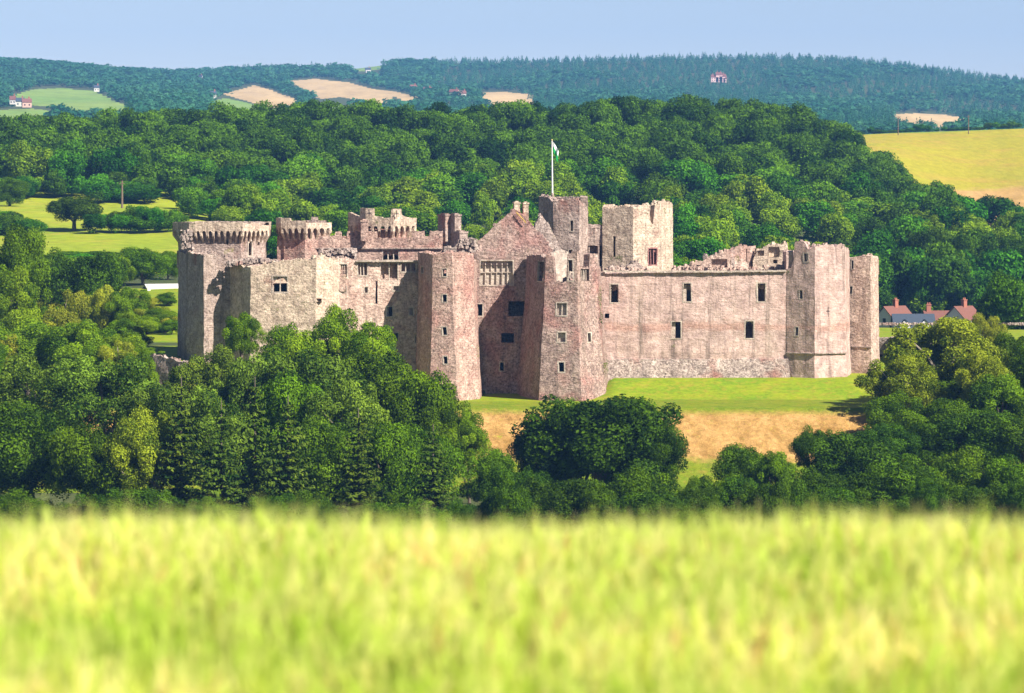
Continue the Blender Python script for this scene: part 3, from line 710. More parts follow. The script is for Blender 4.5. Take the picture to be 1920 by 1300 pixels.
mb = MB(); rr = random.Random(8)
for k in range(90):
    a = rr.random(); px = 342 + rr.uniform(-3, 16) + a * 4; y = 501.6 - .5 * rr.random(); mb.rock((X(px, y), y, Z(432 + a * 34, y)), rr.uniform(.15, .42), rr)
for k in range(80):
    px = rr.uniform(360, 400); y = 500.8; mb.rock((X(px, y), y, Z(478 + rr.uniform(-6, 3), y)), rr.uniform(.12, .3), rr)
mb.build('fallen_masonry', S['rubble'], castle)

# gatehouse tower
h2 = [(524, 512), (532, 508.6), (572, 507.2), (614, 510.4), (612, 517), (540, 518)]
block('machicolated_tower', castle, S['redwarm'], 12, [(12, h2), (26, h2)], {}, ztop=24.4, ragamp=.02, nfront=3)
crown(castle, h2, 448, 428, {0: [(519, 409), (524, 409)], 1: [(520, 409), (543, 409), (544, 414), (572, 414)], 2: [(572, 418), (585, 418), (586, 418), (610, 418)], 'z': 25.0}, [2, 4, 4, 3, 5, 3], over=.7)
mb = MB(); mb.box((X(590, 514), 514, Z(425, 514)), (3.4, .6, .9)); mb.box((X(590, 514), 514, Z(414, 514)), (1.0, .6, .55)); mb.build('turret', S['grey'], castle)
# tower with tall merlons
h3 = [(662, 517), (690, 513.6), (735, 512.6), (772, 515.8), (770, 522), (690, 524)]
block('machicolated_tower', castle, S['redwarm'], 14, [(14, h3), (26, h3)], {}, ztop=24, ragamp=.02, nfront=3)
crown(castle, h3, 446, 424, {0: [(655, 399), (662, 402), (674, 408), (675, 390), (684, 390)], 1: [(683, 391), (700, 391), (701, 405), (716, 407), (717, 409), (733, 408), (734, 392), (735, 392)],
      2: [(735, 392), (752, 392), (753, 403), (758, 406), (771, 409)], 'z': 25.3}, [3, 4, 4, 4, 5, 4], over=.8)
mb = MB()
for a, b_ in ((692, 399), (744, 400)):
    y = 511.6; mb.box((X(a, y), y, Z(b_ + 7, y)), (.12, .1, 1.0)); mb.box((X(a, y), y - .003, Z(b_ + 2, y)), (.6, .1, .12))
mb.build('cross_loop', plain('loop_shade', (.05, .04, .04), .9), castle)  # solid dark bars painted as the shade inside the cross slits
chimney(677, 690, 413, 452, 508.2, S['redwarm'], rz_=.0)
# paired stair turret and stub
chimney(827, 841, 402, 470, 511, S['grey'], depth=2.2, rz_=.55); chimney(846, 860, 402, 470, 510.2, S['grey'], depth=1.8, rz_=.55); chimney(855, 872, 434, 470, 508, S['grey'], depth=2.0, rz_=.5)
block('ruined_wall', castle, S['rubble'], 15, [(15, [(832, 506), (893, 505), (893, 506.5), (832, 507.5)]), (22, [(832, 506), (893, 505), (893, 506.5), (832, 507.5)])],
      {0: [(832, 462), (850, 466), (862, 452), (885, 449), (893, 455)]}, ztop=20, ragamp=.25, rocks=2, cap=False, nfront=1, thick=.6)

# --- ruined vaults above the right-hand wall
def ruin(prof, Y, dY, zb, mat, holes=(), rocks=1.6, amp=.3, th=.9):
    a, b = prof[0][0], prof[-1][0]; lv = [(a, Y), (b, Y + dY), (b, Y + dY + 1.5), (a, Y + 1.5)]
    return block('ruined_wall', castle, mat, zb, [(zb, lv), (zb + 12, lv)], {0: prof, 2: prof}, ztop=zb + 2, holes=holes, ragamp=amp, rocks=rocks, nfront=1, cap=False, thick=th, rock_r=(.2, .5))
ruin([(1140, 505), (1150, 496), (1160, 504), (1172, 500), (1186, 490), (1200, 496), (1212, 506)], 504.5, 1, 16, S['rubble'])
ruin([(1262, 508), (1285, 500), (1300, 495), (1320, 490), (1330, 484), (1340, 478), (1352, 476), (1370, 478)], 506, 0, 16, S['buffred'], rocks=2, holes=[(0, 1334, 486, 1364, 502, 'hole'), (0, 1306, 497, 1314, 503, 'hole')])
ruin([(1352, 480), (1372, 474), (1380, 464), (1396, 461), (1411, 463), (1413, 476), (1414, 505)], 510, 3, 16, S['buffred'], holes=[(0, 1399, 467, 1400.5, 492, 'hole')])
ruin([(1412, 488), (1420, 470), (1430, 468), (1437, 460), (1450, 456), (1462, 458), (1476, 458), (1479, 476), (1480, 506)], 512, 0, 16, S['buff'], holes=[(0, 1441, 463, 1462, 482, 'hole'), (0, 1420, 470, 1432, 480, 'hole'), (0, 1450, 487, 1458, 494, 'hole')])
ruin([(1326, 484), (1350, 477), (1370, 472)], 507, 3, 16, S['rubble'])
ruin([(1456, 505), (1466, 496), (1476, 488), (1486, 486)], 505, 0, 16, S['rubble'], rocks=4)
mb = MB(); rr = random.Random(12)
for k in range(420):
    px = rr.choice([rr.uniform(1136, 1215), rr.uniform(1262, 1360), rr.uniform(1300, 1480)]); y = 504.5 + rr.uniform(0, 3)
    mb.rock((X(px, y), y, Z(509 - abs(rr.gauss(0, 4)), y)), rr.uniform(.12, .42), rr)
mb.build('fallen_masonry', S['buffred'], castle)

def ivy(spots, parent):
    rg = np.random.default_rng(44)
    for (px, py, Y, rx, rz_, mt) in spots:
        n = int(260 * rx * rz_) + 60; V, Q, t = leaf_quads(rg, np.array([[0, 0, 0.]]), np.array([1.0]), n, .12)
        V = V * np.array([rx, .35, rz_]) + np.array([X(px, Y), Y, Z(py, Y)]) - np.array(wloc(parent))
        me = np_mesh('ivy', V, Q, L[mt], attr=t); o = bpy.data.objects.new('ivy', me); COL.objects.link(o); o.parent = parent

mb = MB()
for k in range(9):
    t_ = k / 9; mb.rock((X(969 + 18 * t_, 500.6), 500.75, Z(399 + 20 * t_, 500.6)), .13)
mb.build('lichen_coping', plain('yellow_lichen', (.45, .31, .05), .9, .2, 6), castle)

# --- the great tower behind (separate building across its own moat)
keep = empty('great_tower', (X(1130, 530), 530, 3.2), 'tall roofless pale stone keep flying the flag behind the castle range', 'tower')
block('turret', keep, S['grey'], 8, [(8, [(1010, 527), (1038, 520.5), (1086, 519.6), (1102, 522), (1102, 529), (1016, 531)]), (32, [(1010, 527), (1038, 520.5), (1086, 519.6), (1102, 522), (1102, 529), (1016, 531)])],
      {0: [(1010, 368), (1026, 370), (1038, 380)], 1: [(1038, 378), (1056, 376), (1075, 373), (1086, 377)], 2: [(1086, 377), (1096, 382), (1101, 388), (1102, 396)]}, ztop=28.8,
      holes=[(1, 1069, 413, 1075, 434, 'arch'), (1, 1066, 468, 1074, 490, 'arch')], ragamp=.18, rocks=2, nfront=3)
block('link_wall', keep, S['grey'], 8, [(8, [(1098, 522), (1132, 522.6), (1132, 524.2), (1098, 523.6)]), (26, [(1098, 522), (1132, 522.6), (1132, 524.2), (1098, 523.6)])],
      {0: [(1098, 421), (1132, 422)], 2: [(1098, 421), (1132, 422)]}, ztop=24,
      holes=[(0, 1099, 443, 1104, 476, 'hole'), (0, 1106, 461, 1121, 476, 'hole'), (0, 1124, 441, 1129, 500, 'hole')], ragamp=.06, nfront=1, cap=False, thick=1.5, reveal=1.6)
block('round_tower', keep, S['buff'], 8, [(8, [(1129, 522.2), (1187, 520.2), (1235, 522.6), (1262, 527), (1262, 534), (1140, 535)]), (32, [(1130, 522.2), (1187, 520.3), (1235, 522.8), (1261, 527), (1261, 534), (1140, 535)])],
      {0: [(1130, 393), (1150, 390), (1170, 387), (1187, 388)], 1: [(1187, 388), (1205, 387), (1217, 386), (1217.5, 404), (1218, 420), (1226, 420), (1226.5, 384), (1235, 379)], 2: [(1235, 379), (1250, 378), (1261, 382)]}, ztop=27.4,
      holes=[(0, 1149, 443, 1154, 482, 'bare'), (1, 1216, 466, 1232, 497, 'mull2arch')], frames=S['trac'], ragamp=.2, rocks=1.8, nfront=3, label='bright eastern half of the keep with three-light red window')
mb = MB()    # parapet railing on the turret
for k in range(7): mb.box((X(1060 + k * 3.4, 524), 524, Z(376, 524)), (.06, .06, .9))
mb.box((X(1070, 524), 524, Z(366, 524)), (1.8, .08, .08)); mb.box((X(1070, 524), 524.003, Z(371, 524)), (1.8, .08, .06))
mb.build('railing', plain('dark_rail', (.04, .035, .03), .6), keep)

pole = empty('flagpole', (X(1036, 525), 525, 27.0), 'white flagpole with a limp green and white flag on the keep turret', 'flagpole')
mb = MB(); mb.tube((X(1036, 525), 525, 26.5), (X(1035, 525), 525, Z(264, 525)), .15, .08, 10); mb.build('pole', plain('white_paint', (.75, .72, .7), .4, .05), pole)
mb = MB(); mb.rock((X(1035, 525), 525, Z(262.5, 525)), .14); mb.build('finial', plain('gilt', (.5, .4, .1), .3, .05), pole)
mb = MB(); mb.tube((X(1036, 525), 525, 27.0), (X(1036, 525), 525, 29.4), .26, .2, 10); mb.build('base', S['dress'], pole)
t = NT('flag_cloth'); sp = t.new('ShaderNodeSeparateXYZ', ins={'Vector': t.new('ShaderNodeUVMap').outputs[0]}).outputs[1]
t.col(t.mix(t.ramp(sp, .52, .54), (.01, .28, .07), (.85, .85, .83))); t.b.inputs['Roughness'].default_value = .8; FLAG = t.mat
mb = MB(); nx, nz = 14, 16        # limp cloth: hangs in folds, gathered towards the pole
x0 = X(1036, 525) + .1; zt = Z(266, 525)
def fl(a, b):   # a along the fly, b down
    hang = a ** 1.1 * 1.45; xx = x0 + a * .85 * (1 - .25 * b); yy = 525 - .12 - .3 * math.sin(a * 9 + b * 2) * a * (1 - .2 * b)
    return (xx, yy, zt - hang - b * 1.35 * (1 + .25 * a))
for i in range(nx):
    for j in range(nz):
        q = [(i / nx, j / nz), ((i + 1) / nx, j / nz), ((i + 1) / nx, (j + 1) / nz), (i / nx, (j + 1) / nz)]
        mb.poly([fl(*c) for c in q], [(c[0], 1 - c[1]) for c in q])
mb.build('flag', FLAG, pole, smooth=True)

# --- outlying masonry
bw = empty('stone_bridge', (X(1690, 528), 528, 2), 'low stone wall and bridge arch beside the corner towers', 'bridge')
block('wall', bw, S['rubble'], 0, [(0, [(1640, 531), (1668, 530), (1740, 512), (1745, 514), (1675, 533), (1640, 533)]), (9, [(1640, 531), (1667, 530), (1740, 512), (1745, 514), (1675, 533), (1640, 533)])],
      {0: [(1640, 634), (1667, 634)], 1: [(1667, 634), (1700, 632), (1740, 634)]}, ztop=7, holes=[(0, 1646, 664, 1655, 692, 'hole')], ragamp=.15, rocks=2, nfront=2, cap=False, thick=.7)
lw = empty('moat_wall', (X(318, 476), 476, 2), 'low brown stone revetment among the trees left of the castle', 'wall')
block('wall', lw, S['rubble'], 0, [(0, [(280, 480), (345, 476), (345, 478), (280, 482)]), (9, [(280, 480), (345, 476), (345, 478), (280, 482)])],
      {0: [(280, 668), (300, 666), (345, 682)]}, ztop=6, ragamp=.2, rocks=2, nfront=1, cap=False, thick=.7)
#TREES
# ------------------------------------------------------------------ trees
def leaf_quads(rng, cen, rad, n, size, up=.25, jit=.9, aspect=.75):
    """n leaf sprays on the surface of a set of boughs"""
    w = rad ** 2; b = rng.choice(len(cen), n, p=w / w.sum())
    d = rng.normal(size=(n, 3)); d[:, 2] += up; d /= np.linalg.norm(d, axis=1)[:, None]
    rr = rad[b] * (1 - .42 * rng.random(n) ** 2 + .12 * np.abs(rng.normal(size=n)))
    p = cen[b] + d * rr[:, None]
    nm = d + rng.normal(size=(n, 3)) * jit * .55; nm /= np.linalg.norm(nm, axis=1)[:, None]
    a = np.cross(nm, rng.normal(size=(n, 3))); a /= np.linalg.norm(a, axis=1)[:, None]; c = np.cross(nm, a)
    s = size * (.45 + 1.1 * rng.random(n) ** 1.3); s = s[:, None]
    V = np.stack([p - a * s, p - c * s * aspect * .6 + nm * s * .15, p + a * s, p + c * s * aspect], 1).reshape(-1, 3)
    tint = np.repeat(np.clip(.5 + .17 * rng.normal(size=n) + .38 * (rng.random(len(cen))[b] - .5) * 2, 0, 1), 4)
    return V, np.arange(4 * n).reshape(-1, 4), tint

def boughs(rng, n, h0=1.6, top=10., R=5., wob=.28, rmin=.95, rmax=1.75, flat=1.0):
    cz = (h0 + top) / 2; hz = (top - h0) / 2; cen = []; rad = []
    ph = rng.random(6) * 6.28
    for k in range(n):
        d = rng.normal(size=3); d[2] = d[2] * .9 + .18; d /= np.linalg.norm(d)
        az = math.atan2(d[1], d[0]); env = 1 + wob * (.5 * math.sin(2 * az + ph[0]) + .5 * math.sin(3 * az + ph[1]) + .6 * math.sin(4 * d[2] + ph[2] + az))
        r = rng.uniform(rmin, rmax); q = rng.uniform(.55, 1.0) ** .6
        w = 1.0 if d[2] > -.2 else .86
        if d[2] < 0: d[:2] *= 1 + (min(1 / math.hypot(d[0], d[1]), 2.2) - 1) * .8
        cen.append((d[0] * (R - r) * env * q * w, d[1] * (R - r) * env * q * w, cz + d[2] * (hz - r * flat) * min(env, 1.08) * q)); rad.append(r)
    return np.array(cen), np.array(rad)

def tree_meshes(name, seed, n, size, nb=40, mat=None, bark=None, h0=1.6, R=5., limb=7, **kw):
    rng = np.random.default_rng(seed); cen, rad = boughs(rng, nb, h0=h0, R=R, **kw)
    V, Q, t = leaf_quads(rng, cen, rad, n, size)
    crown_me = np_mesh(name + '_crown', V, Q, mat, attr=t)
    mb = MB(); mb.tube((0, 0, -.6), (0, 0, h0 + .5), .42, .3, 9)
    top = (rng.normal() * .3, rng.normal() * .3, 7.2); mb.tube((0, 0, h0 + .4), top, .3, .08, 7)
    for k in rng.choice(len(cen), limb, replace=False):
        c = cen[k]; z0 = rng.uniform(h0 * .8, 4.5); f = z0 / 7.2; s0 = (top[0] * f, top[1] * f, z0)
        m_ = (c[0] * .5, c[1] * .5, z0 + (c[2] - z0) * .62); mb.tube(s0, m_, .17, .11, 6); mb.tube(m_, tuple(c), .11, .03, 5)
    me = bpy.data.meshes.new(name + '_trunk'); me.from_pydata(mb.v, [], mb.f); me.materials.append(bark or BARK); me.update()
    return crown_me, me

def spruce_mesh(name, seed, mat, tiers=19, R=2.6):
    rng = np.random.default_rng(seed); Vs = []; ts = []
    for k in range(tiers):
        f = k / tiers; z = .7 + 9.0 * f; r = R * (1 - f) ** .8 + .15; nbm = int(6 + 7 * (1 - f)); t0 = rng.uniform(0, 6)
        for b in range(nbm):
            a = t0 + b * 6.283 / nbm + rng.normal() * .15; L_ = r * rng.uniform(.7, 1.15); tone = np.clip(rng.normal() * .25 + .45, 0, 1)
            m = int(9 + 16 * L_ / R)
            for q in range(m):
                s = (q + rng.random()) / m; dr = L_ * s; dz = -.28 * L_ * s + .32 * L_ * s * s - .1 * rng.random()
                x = math.cos(a) * dr; y = math.sin(a) * dr; wd = (.12 + .2 * (1 - s)) * rng.uniform(.7, 1.2) * (.6 + .5 * r / R)
                p = np.array([x, y, z + dz]); side = np.array([-math.sin(a), math.cos(a), rng.normal() * .3]); fw = np.array([math.cos(a), math.sin(a), -.35 + rng.normal() * .25])
                sg = rng.choice([-1, 1]); sd2 = side * sg * wd * 1.3 + fw * wd * .8
                Vs += [p, p + fw * wd * 1.1 + np.array([0, 0, -.03]), p + sd2 + fw * wd * .4 + np.array([0, 0, -.16 * rng.random()]), p + sd2 * .6 - fw * wd * .2 + np.array([0, 0, -.12])]
                ts += [tone + .15 * rng.normal()] * 4
    V = np.array(Vs); me = np_mesh(name + '_crown', V, np.arange(len(V)).reshape(-1, 4), mat, attr=np.clip(np.array(ts), 0, 1))
    mb = MB(); mb.tube((0, 0, -.5), (0, 0, 9.8), .2, .03, 8)
    tm = bpy.data.meshes.new(name + '_trunk'); tm.from_pydata(mb.v, [], mb.f); tm.materials.append(BARK); tm.update()
    return me, tm

TM = {}
def variants(key, k, **kw): TM[key] = [tree_meshes(key, 100 + 17 * i + len(TM) * 7, mat=L[kw.get('leaf', 'mid')], **{a: b for a, b in kw.items() if a != 'leaf'}) for i in range(k)]
variants('oak', 3, n=48000, size=.115, nb=70, leaf='dark', h0=.2, wob=.34, rmin=.45, rmax=1.6, limb=12)
variants('lone', 1, n=26000, size=.15, nb=46, leaf='dark', h0=2.2, wob=.25, rmin=.7, rmax=1.6, limb=12)
variants('broad', 4, n=44000, size=.115, nb=54, leaf='mid', h0=.1, wob=.3, rmin=.5, rmax=1.7)
variants('bright', 3, n=36000, size=.115, nb=40, leaf='light', h0=.1, wob=.32, rmin=.6, rmax=1.5)
variants('yellow', 2, n=26000, size=.115, nb=34, leaf='yellow', h0=.7, wob=.34, rmin=.6, rmax=1.3, limb=14, bark=BARKP)
variants('ash', 2, n=48000, size=.115, nb=70, leaf='ash', h0=.3, wob=.3, rmin=.5, rmax=1.3, limb=14, bark=BARKP)
variants('pale', 3, n=42000, size=.105, nb=70, leaf='pale', h0=.1, wob=.36, rmin=.45, rmax=1.2)
variants('far', 6, n=8500, size=.24, nb=24, leaf='wood', h0=.2, wob=.24, rmin=1.1, rmax=2.1)
variants('farbright', 3, n=8500, size=.24, nb=26, leaf='light', h0=.1, wob=.28, rmin=1.0, rmax=1.9)
TM['spruce'] = [spruce_mesh('spruce', 5 + i, L['spruce'], R=2.7 + .3 * i) for i in range(4)]

NAME = {'lone': 'oak_tree', 'ash': 'ash_tree', 'oak': 'oak_tree', 'broad': 'broadleaf_tree', 'bright': 'broadleaf_tree', 'yellow': 'ash_tree', 'pale': 'willow_tree', 'spruce': 'spruce_tree', 'far': 'woodland_tree', 'farbright': 'woodland_tree'}
TC = {}
def tree(kind, px, py_top, Y, w_px, label, group=None, parts=True, cat='tree', name=None, zb=None, rot=None, rs=random):
    """tree standing at depth Y with its top and width as seen in the photo"""
    z0 = G(px, Y) if zb is None else zb; zt = Z(py_top, Y); h = max(zt - z0, 1.5); w = w_px * Y / F
    TC[kind] = TC.get(kind, 0) + 1
    v = TM[kind][TC[kind] % len(TM[kind])]; s = (w / 10.0, w / 10.0 * rs.uniform(.9, 1.1), h / 10.0)
    if kind == 'spruce': s = (w / 4.4, w / 4.4, h / 10.0)
    nm = name or NAME[kind]; rz_ = rs.uniform(0, 6.28) if rot is None else rot
    if parts:
        e = empty(nm, (X(px, Y), Y, z0), label, cat, group); e.rotation_euler.z = rz_
        for pn, m in (('crown', v[0]), ('trunk', v[1])):
            o = bpy.data.objects.new(pn, m); COL.objects.link(o); o.parent = e; o.scale = s
            if pn == 'crown' and kind != 'spruce' and h > 1.3 * w: o.scale = (s[0], s[1], .13 * w); o.location = (0, 0, h - 1.3 * w)
        return e
    o = bpy.data.objects.new(nm, v[0]); COL.objects.link(o); o.location = (X(px, Y), Y, z0); o.scale = s; o.rotation_euler.z = rz_
    return tag(o, label, cat, group)

# --- plants growing on the masonry
ivy([(1125, 560, 492.3, .25, 1.6, 'light'), (1127, 600, 492.0, .3, 1.2, 'mid'), (1136, 690, 491.2, .35, 1.1, 'light'), (1133, 668, 499.8, .4, .5, 'mid'), (424, 473, 497.3, .35, .3, 'yellow'), (432, 470, 500.4, .5, .4, 'yellow'),
     (500, 560, 492, .2, .3, 'mid'), (560, 556, 491.4, .3, .35, 'yellow'), (575, 575, 491.3, .25, .3, 'mid'), (520, 580, 491.9, .3, .25, 'light'), (585, 542, 491.2, .2, .3, 'mid'), (646, 520, 494, .3, .3, 'yellow'), (666, 508, 494.6, .25, .5, 'yellow'),
     (768, 448, 508.8, .3, .7, 'mid'), (892, 452, 500.4, .3, .5, 'mid'), (1262, 650, 500.3, .25, .3, 'light'), (1160, 484, 505, .6, .4, 'dark'), (1475, 512, 501, .4, .3, 'mid'), (1530, 500, 498.5, .2, .25, 'mid'),
     (896, 660, 492.1, .2, .9, 'light'), (1382, 486, 509.6, .4, .5, 'yellow'), (1240, 512, 500.3, .4, .2, 'yellow')], castle)
ivy([(1166, 402, 521.4, .35, .5, 'mid'), (1158, 398, 521.9, .5, .2, 'mid'), (1246, 398, 523.6, .25, .6, 'mid'), (1250, 432, 524.4, .2, .3, 'mid')], keep)

# --- planting in front of and beside the castle: (kind, px, top row, depth, width px, label)
FT = [
 # upper left, level with and behind the castle
 ('broad', 18, 332, 905, 84, 'round dark tree at the edge of the upper green meadow, at the left border'),
 ('lone', 139, 366, 812, 112, 'lone spreading oak with a clear trunk standing in the green meadow'),
 ('bright', 52, 405, 800, 38, 'small bush between the lone oak and the round meadow edge tree'),
 ('broad', 30, 418, 560, 130, 'dark tall tree at the left border under the lower meadow'),
 ('oak', 165, 455, 600, 170, 'broad dark tree crown just under the lower yellow green meadow'),
 ('oak', 100, 462, 610, 110, 'dark crown left of the broad dark tree under the meadow'),
 ('broad', 268, 460, 650, 110, 'grey green tree left of the machicolated tower above the white roof'),
 ('broad', 315, 470, 668, 60, 'small tree touching the left tower above the white roofed barn'),
 ('bright', 222, 472, 640, 70, 'light bush between the dark crown and the grey green tree'),
 ('bright', 20, 500, 545, 130, 'fresh green tree below the dark tall tree at the left border'),
 ('yellow', 110, 535, 560, 130, 'yellow green round bush left of the orchard like clump'),
 ('yellow', 190, 528, 575, 100, 'yellow green tree in the clump under the broad dark tree'),
 ('bright', 245, 532, 572, 95, 'light green tree left of the white roofed barn'),
 ('yellow', 290, 572, 566, 78, 'low golden bush beside the foot of the left tower'),
 ('bright', 318, 580, 570, 40, 'small bright bush touching the left tower wall'),
 ('broad', 312, 548, 600, 50, 'dark bush in front of the white barn roof'),
 ('bright', 50, 600, 510, 190, 'wide mid green crown at the left border above the silvery willows'),
 ('bright', 150, 592, 505, 150, 'olive green crown above the silvery willows'),
 ('bright', 232, 618, 500, 110, 'fresh green crown left of the brown stone revetment'),
 ('bright', 265, 650, 470, 80, 'slim green crown in front of the brown stone revetment'),
 # left front
 ('pale', 70, 660, 455, 230, 'silvery willow at the left border with light flecked leaves'),
 ('pale', 200, 655, 452, 220, 'silvery willow second from the left border'),
 ('pale', 300, 700, 444, 180, 'silvery willow below the brown stone revetment'),
 ('oak', 40, 745, 420, 240, 'dark layered tree in the bottom left corner of the wood'),
 ('broad', 165, 790, 412, 170, 'dark green tree between layered tree and first spruce'),
 ('spruce', 340, 700, 408, 120, 'leftmost tall spruce in the spruce row'),
 ('spruce', 415, 745, 402, 110, 'brownish spruce second from the left in the spruce row'),
 ('spruce', 478, 700, 406, 110, 'pointed spruce third from the left in the spruce row'),
 ('spruce', 540, 735, 400, 120, 'spruce fourth from the left in the spruce row'),
 ('spruce', 672, 760, 402, 120, 'spruce below the middle of the big leafy mass'),
 ('spruce', 812, 790, 400, 110, 'rightmost spruce of the row under the castle tower'),
 # big leafy mass before the castle
 ('bright', 452, 578, 470, 78, 'small pointed yellow green tree against the dark castle wall'),
 ('pale', 395, 645, 455, 150, 'leafy crown reaching the foot of the left castle tower'),
 ('pale', 470, 650, 448, 190, 'leafy crown under the small pointed yellow green tree'),
 ('bright', 545, 598, 460, 130, 'light crown against the buff block with the two light window'),
 ('bright', 632, 572, 462, 130, 'topmost bright crown of the leafy mass before the castle'),
 ('bright', 696, 590, 458, 130, 'bright crown right of the topmost one before the castle'),
 ('pale', 590, 630, 444, 240, 'wide flecked crown in the middle of the leafy mass'),
 ('broad', 710, 640, 446, 220, 'wide green crown below the two window west range'),
 ('broad', 790, 692, 440, 180, 'rounded green crown at the foot of the left hexagonal tower'),
 ('broad', 838, 740, 436, 120, 'rightmost crown of the leafy mass beside the dry grass bank'),
 ('pale', 660, 710, 424, 220, 'lower flecked crown in the middle of the mass'),
 ('broad', 545, 690, 428, 200, 'lower green crown behind the pointed spruce'),
 ('pale', 400, 715, 424, 170, 'lower flecked crown behind the tall spruce'),
 ('broad', 800, 790, 418, 150, 'lower green crown over the gap that shows dry grass'),
 # centre and right front
 ('broad', 915, 840, 425, 110, 'low dark bush left of the great dark oak'),
 ('oak', 975, 860, 405, 150, 'low dark tree at the left foot of the great dark oak'),
 ('oak', 1085, 745, 437, 220, 'left dome of the great dark oak group at the tower foot'),
 ('oak', 1175, 755, 436, 210, 'right dome of the great dark oak group'),
 ('oak', 1122, 716, 432, 300, 'great dark oak standing before the tapering reddish tower'),
 ('oak', 1015, 775, 436, 130, 'leaning left arm of dark leaves beside the great oak'),
 ('oak', 1240, 790, 430, 110, 'dark crown joined to the right side of the great oak'),
 ('oak', 1060, 880, 400, 200, 'low dark bush in front of the great oak'),
 ('broad', 1210, 880, 402, 170, 'mid green bush right of the low dark bush'),
 ('broad', 1325, 890, 408, 100, 'small bush under the light green patch of the mound'),
 ('broad', 1395, 828, 425, 135, 'rounded green tree before the right part of the dry bank'),
 ('bright', 1380, 880, 400, 110, 'light green young tree before the rounded green tree'),
 ('broad', 1455, 845, 418, 100, 'feathery green tree between the rounded tree and the dark tree'),
 ('oak', 1522, 796, 428, 76, 'small dark crown standing up against the dry bank'),
 ('oak', 1600, 805, 424, 200, 'wide dark tree under the shaded part of the dry bank'),
 ('oak', 1560, 865, 402, 170, 'low dark tree in front of the wide dark tree'),
 ('oak', 1690, 850, 406, 170, 'layered dark tree right of the wide dark tree'),
 ('broad', 1800, 838, 412, 190, 'layered green tree near the lower right corner of the wood'),
 ('broad', 1895, 850, 408, 150, 'layered green tree at the lower right border'),
 # right side by the towers
 ('ash', 1782, 586, 474, 215, 'sunlit yellow green ash with bare limbs right of the castle'),
 ('ash', 270, 760, 410, 150, 'rounded green crown below the silvery willows'),
 ('broad', 620, 775, 412, 170, 'rounded green crown between the fourth spruce and the mass'),
 ('broad', 730, 790, 410, 160, 'rounded green crown left of the rightmost spruce'),
 ('bright', 880, 770, 432, 90, 'fresh green crown at the right end of the leafy mass by the dry bank'),
 ('ash', 1700, 660, 466, 150, 'lower left crown of the sunlit ash group by the towers'),
 ('ash', 1850, 650, 462, 130, 'right hand crown of the sunlit ash group'),
 ('broad', 1680, 735, 458, 130, 'dark underwood at the foot of the ash group beside the green bank'),
 ('broad', 1765, 745, 455, 150, 'dark underwood below the middle of the ash group'),
 ('yellow', 1845, 582, 520, 90, 'olive crown behind the sunlit ash beside the white gable'),
 ('broad', 1905, 618, 480, 110, 'green tree at the right border beside the ash group'),
 ('broad', 1880, 700, 456, 160, 'dark tree at the right border in front of the ash group'),
 ('broad', 1960, 640, 470, 160, 'green tree cut by the right border of the picture'),
 ('bright', 275, 590, 556, 70, 'bright bush left of the golden bush by the left tower'),
 ('yellow', 310, 588, 560, 60, 'golden bush nearest the foot of the left tower'),
 ('bright', 300, 575, 562, 90, 'wide fresh bush in front of the pale barn roof'),
 ('broad', 322, 598, 556, 50, 'small dark bush at the very foot of the left tower'),
 ('bright', 240, 585, 552, 90, 'fresh green bush above the shaded lawn strip'),
 ('oak', 1660, 790, 446, 130, 'dark crown over the tree shadow on the dry bank'),
 ('oak', 1740, 780, 450, 140, 'deep shaded crown under the sunlit ash'),
 ('broad', 1800, 700, 470, 140, 'green crown directly behind the trunk of the sunlit ash'),
 ('broad', 1690, 690, 474, 100, 'green crown under the lower left ash crown beside the bridge'),
 ('ash', 1722, 630, 480, 110, 'sunlit crown touching the stone bridge'),
 ('oak', 1920, 770, 446, 150, 'deep shaded crown at the right border'),
 ('oak', 1840, 760, 448, 170, 'deep shaded tree above the layered green trees'),
]
for k, px, pt, Y, w, lb in FT: tree(k, px, pt, Y, w, lb, zb=6.5 if px == 452 else None)
belt_fill = random.Random(55)
for i in range(44):
    px = belt_fill.uniform(-120, 262); Y = belt_fill.uniform(488, 600); z0 = G(px, Y)
    pt = np.interp(Y, [488, 600], [615, 530]) + belt_fill.uniform(5, 45)
    tree(belt_fill.choice(['bright', 'yellow', 'broad', 'bright']), px, pt, Y, belt_fill.uniform(70, 110), 'leafy crown in the overgrown hollow left of the castle', 'leafy crowns of the overgrown hollow left of the castle', rs=belt_fill)
rr = random.Random(21)
for i in range(46):      # unseen or half seen filling of the belt at the foot of the hill
    px = -420 + i * 62 + rr.uniform(-20, 20); Y = rr.uniform(385, 398)
    k = 'oak'  # darkest leaf colour, painting in the shade these trees stand in
    tree(k, px, (936 if px < 860 else 918) + rr.uniform(-32, 18), Y + rr.uniform(-8, 8), rr.uniform(80, 190), 'low dark tree of the belt just above the crop', 'low dark trees of the belt above the crop', rs=rr)
for i in range(16):
    for sgn in (-1, 1):
        px = (-60 - i * 70) if sgn < 0 else (1990 + i * 70)
        tree('broad', px, 640 + rr.uniform(-40, 60), rr.uniform(440, 520), 170, 'broadleaf tree in the belt outside the picture edge', 'trees of the belt beyond the picture edge', rs=rr)

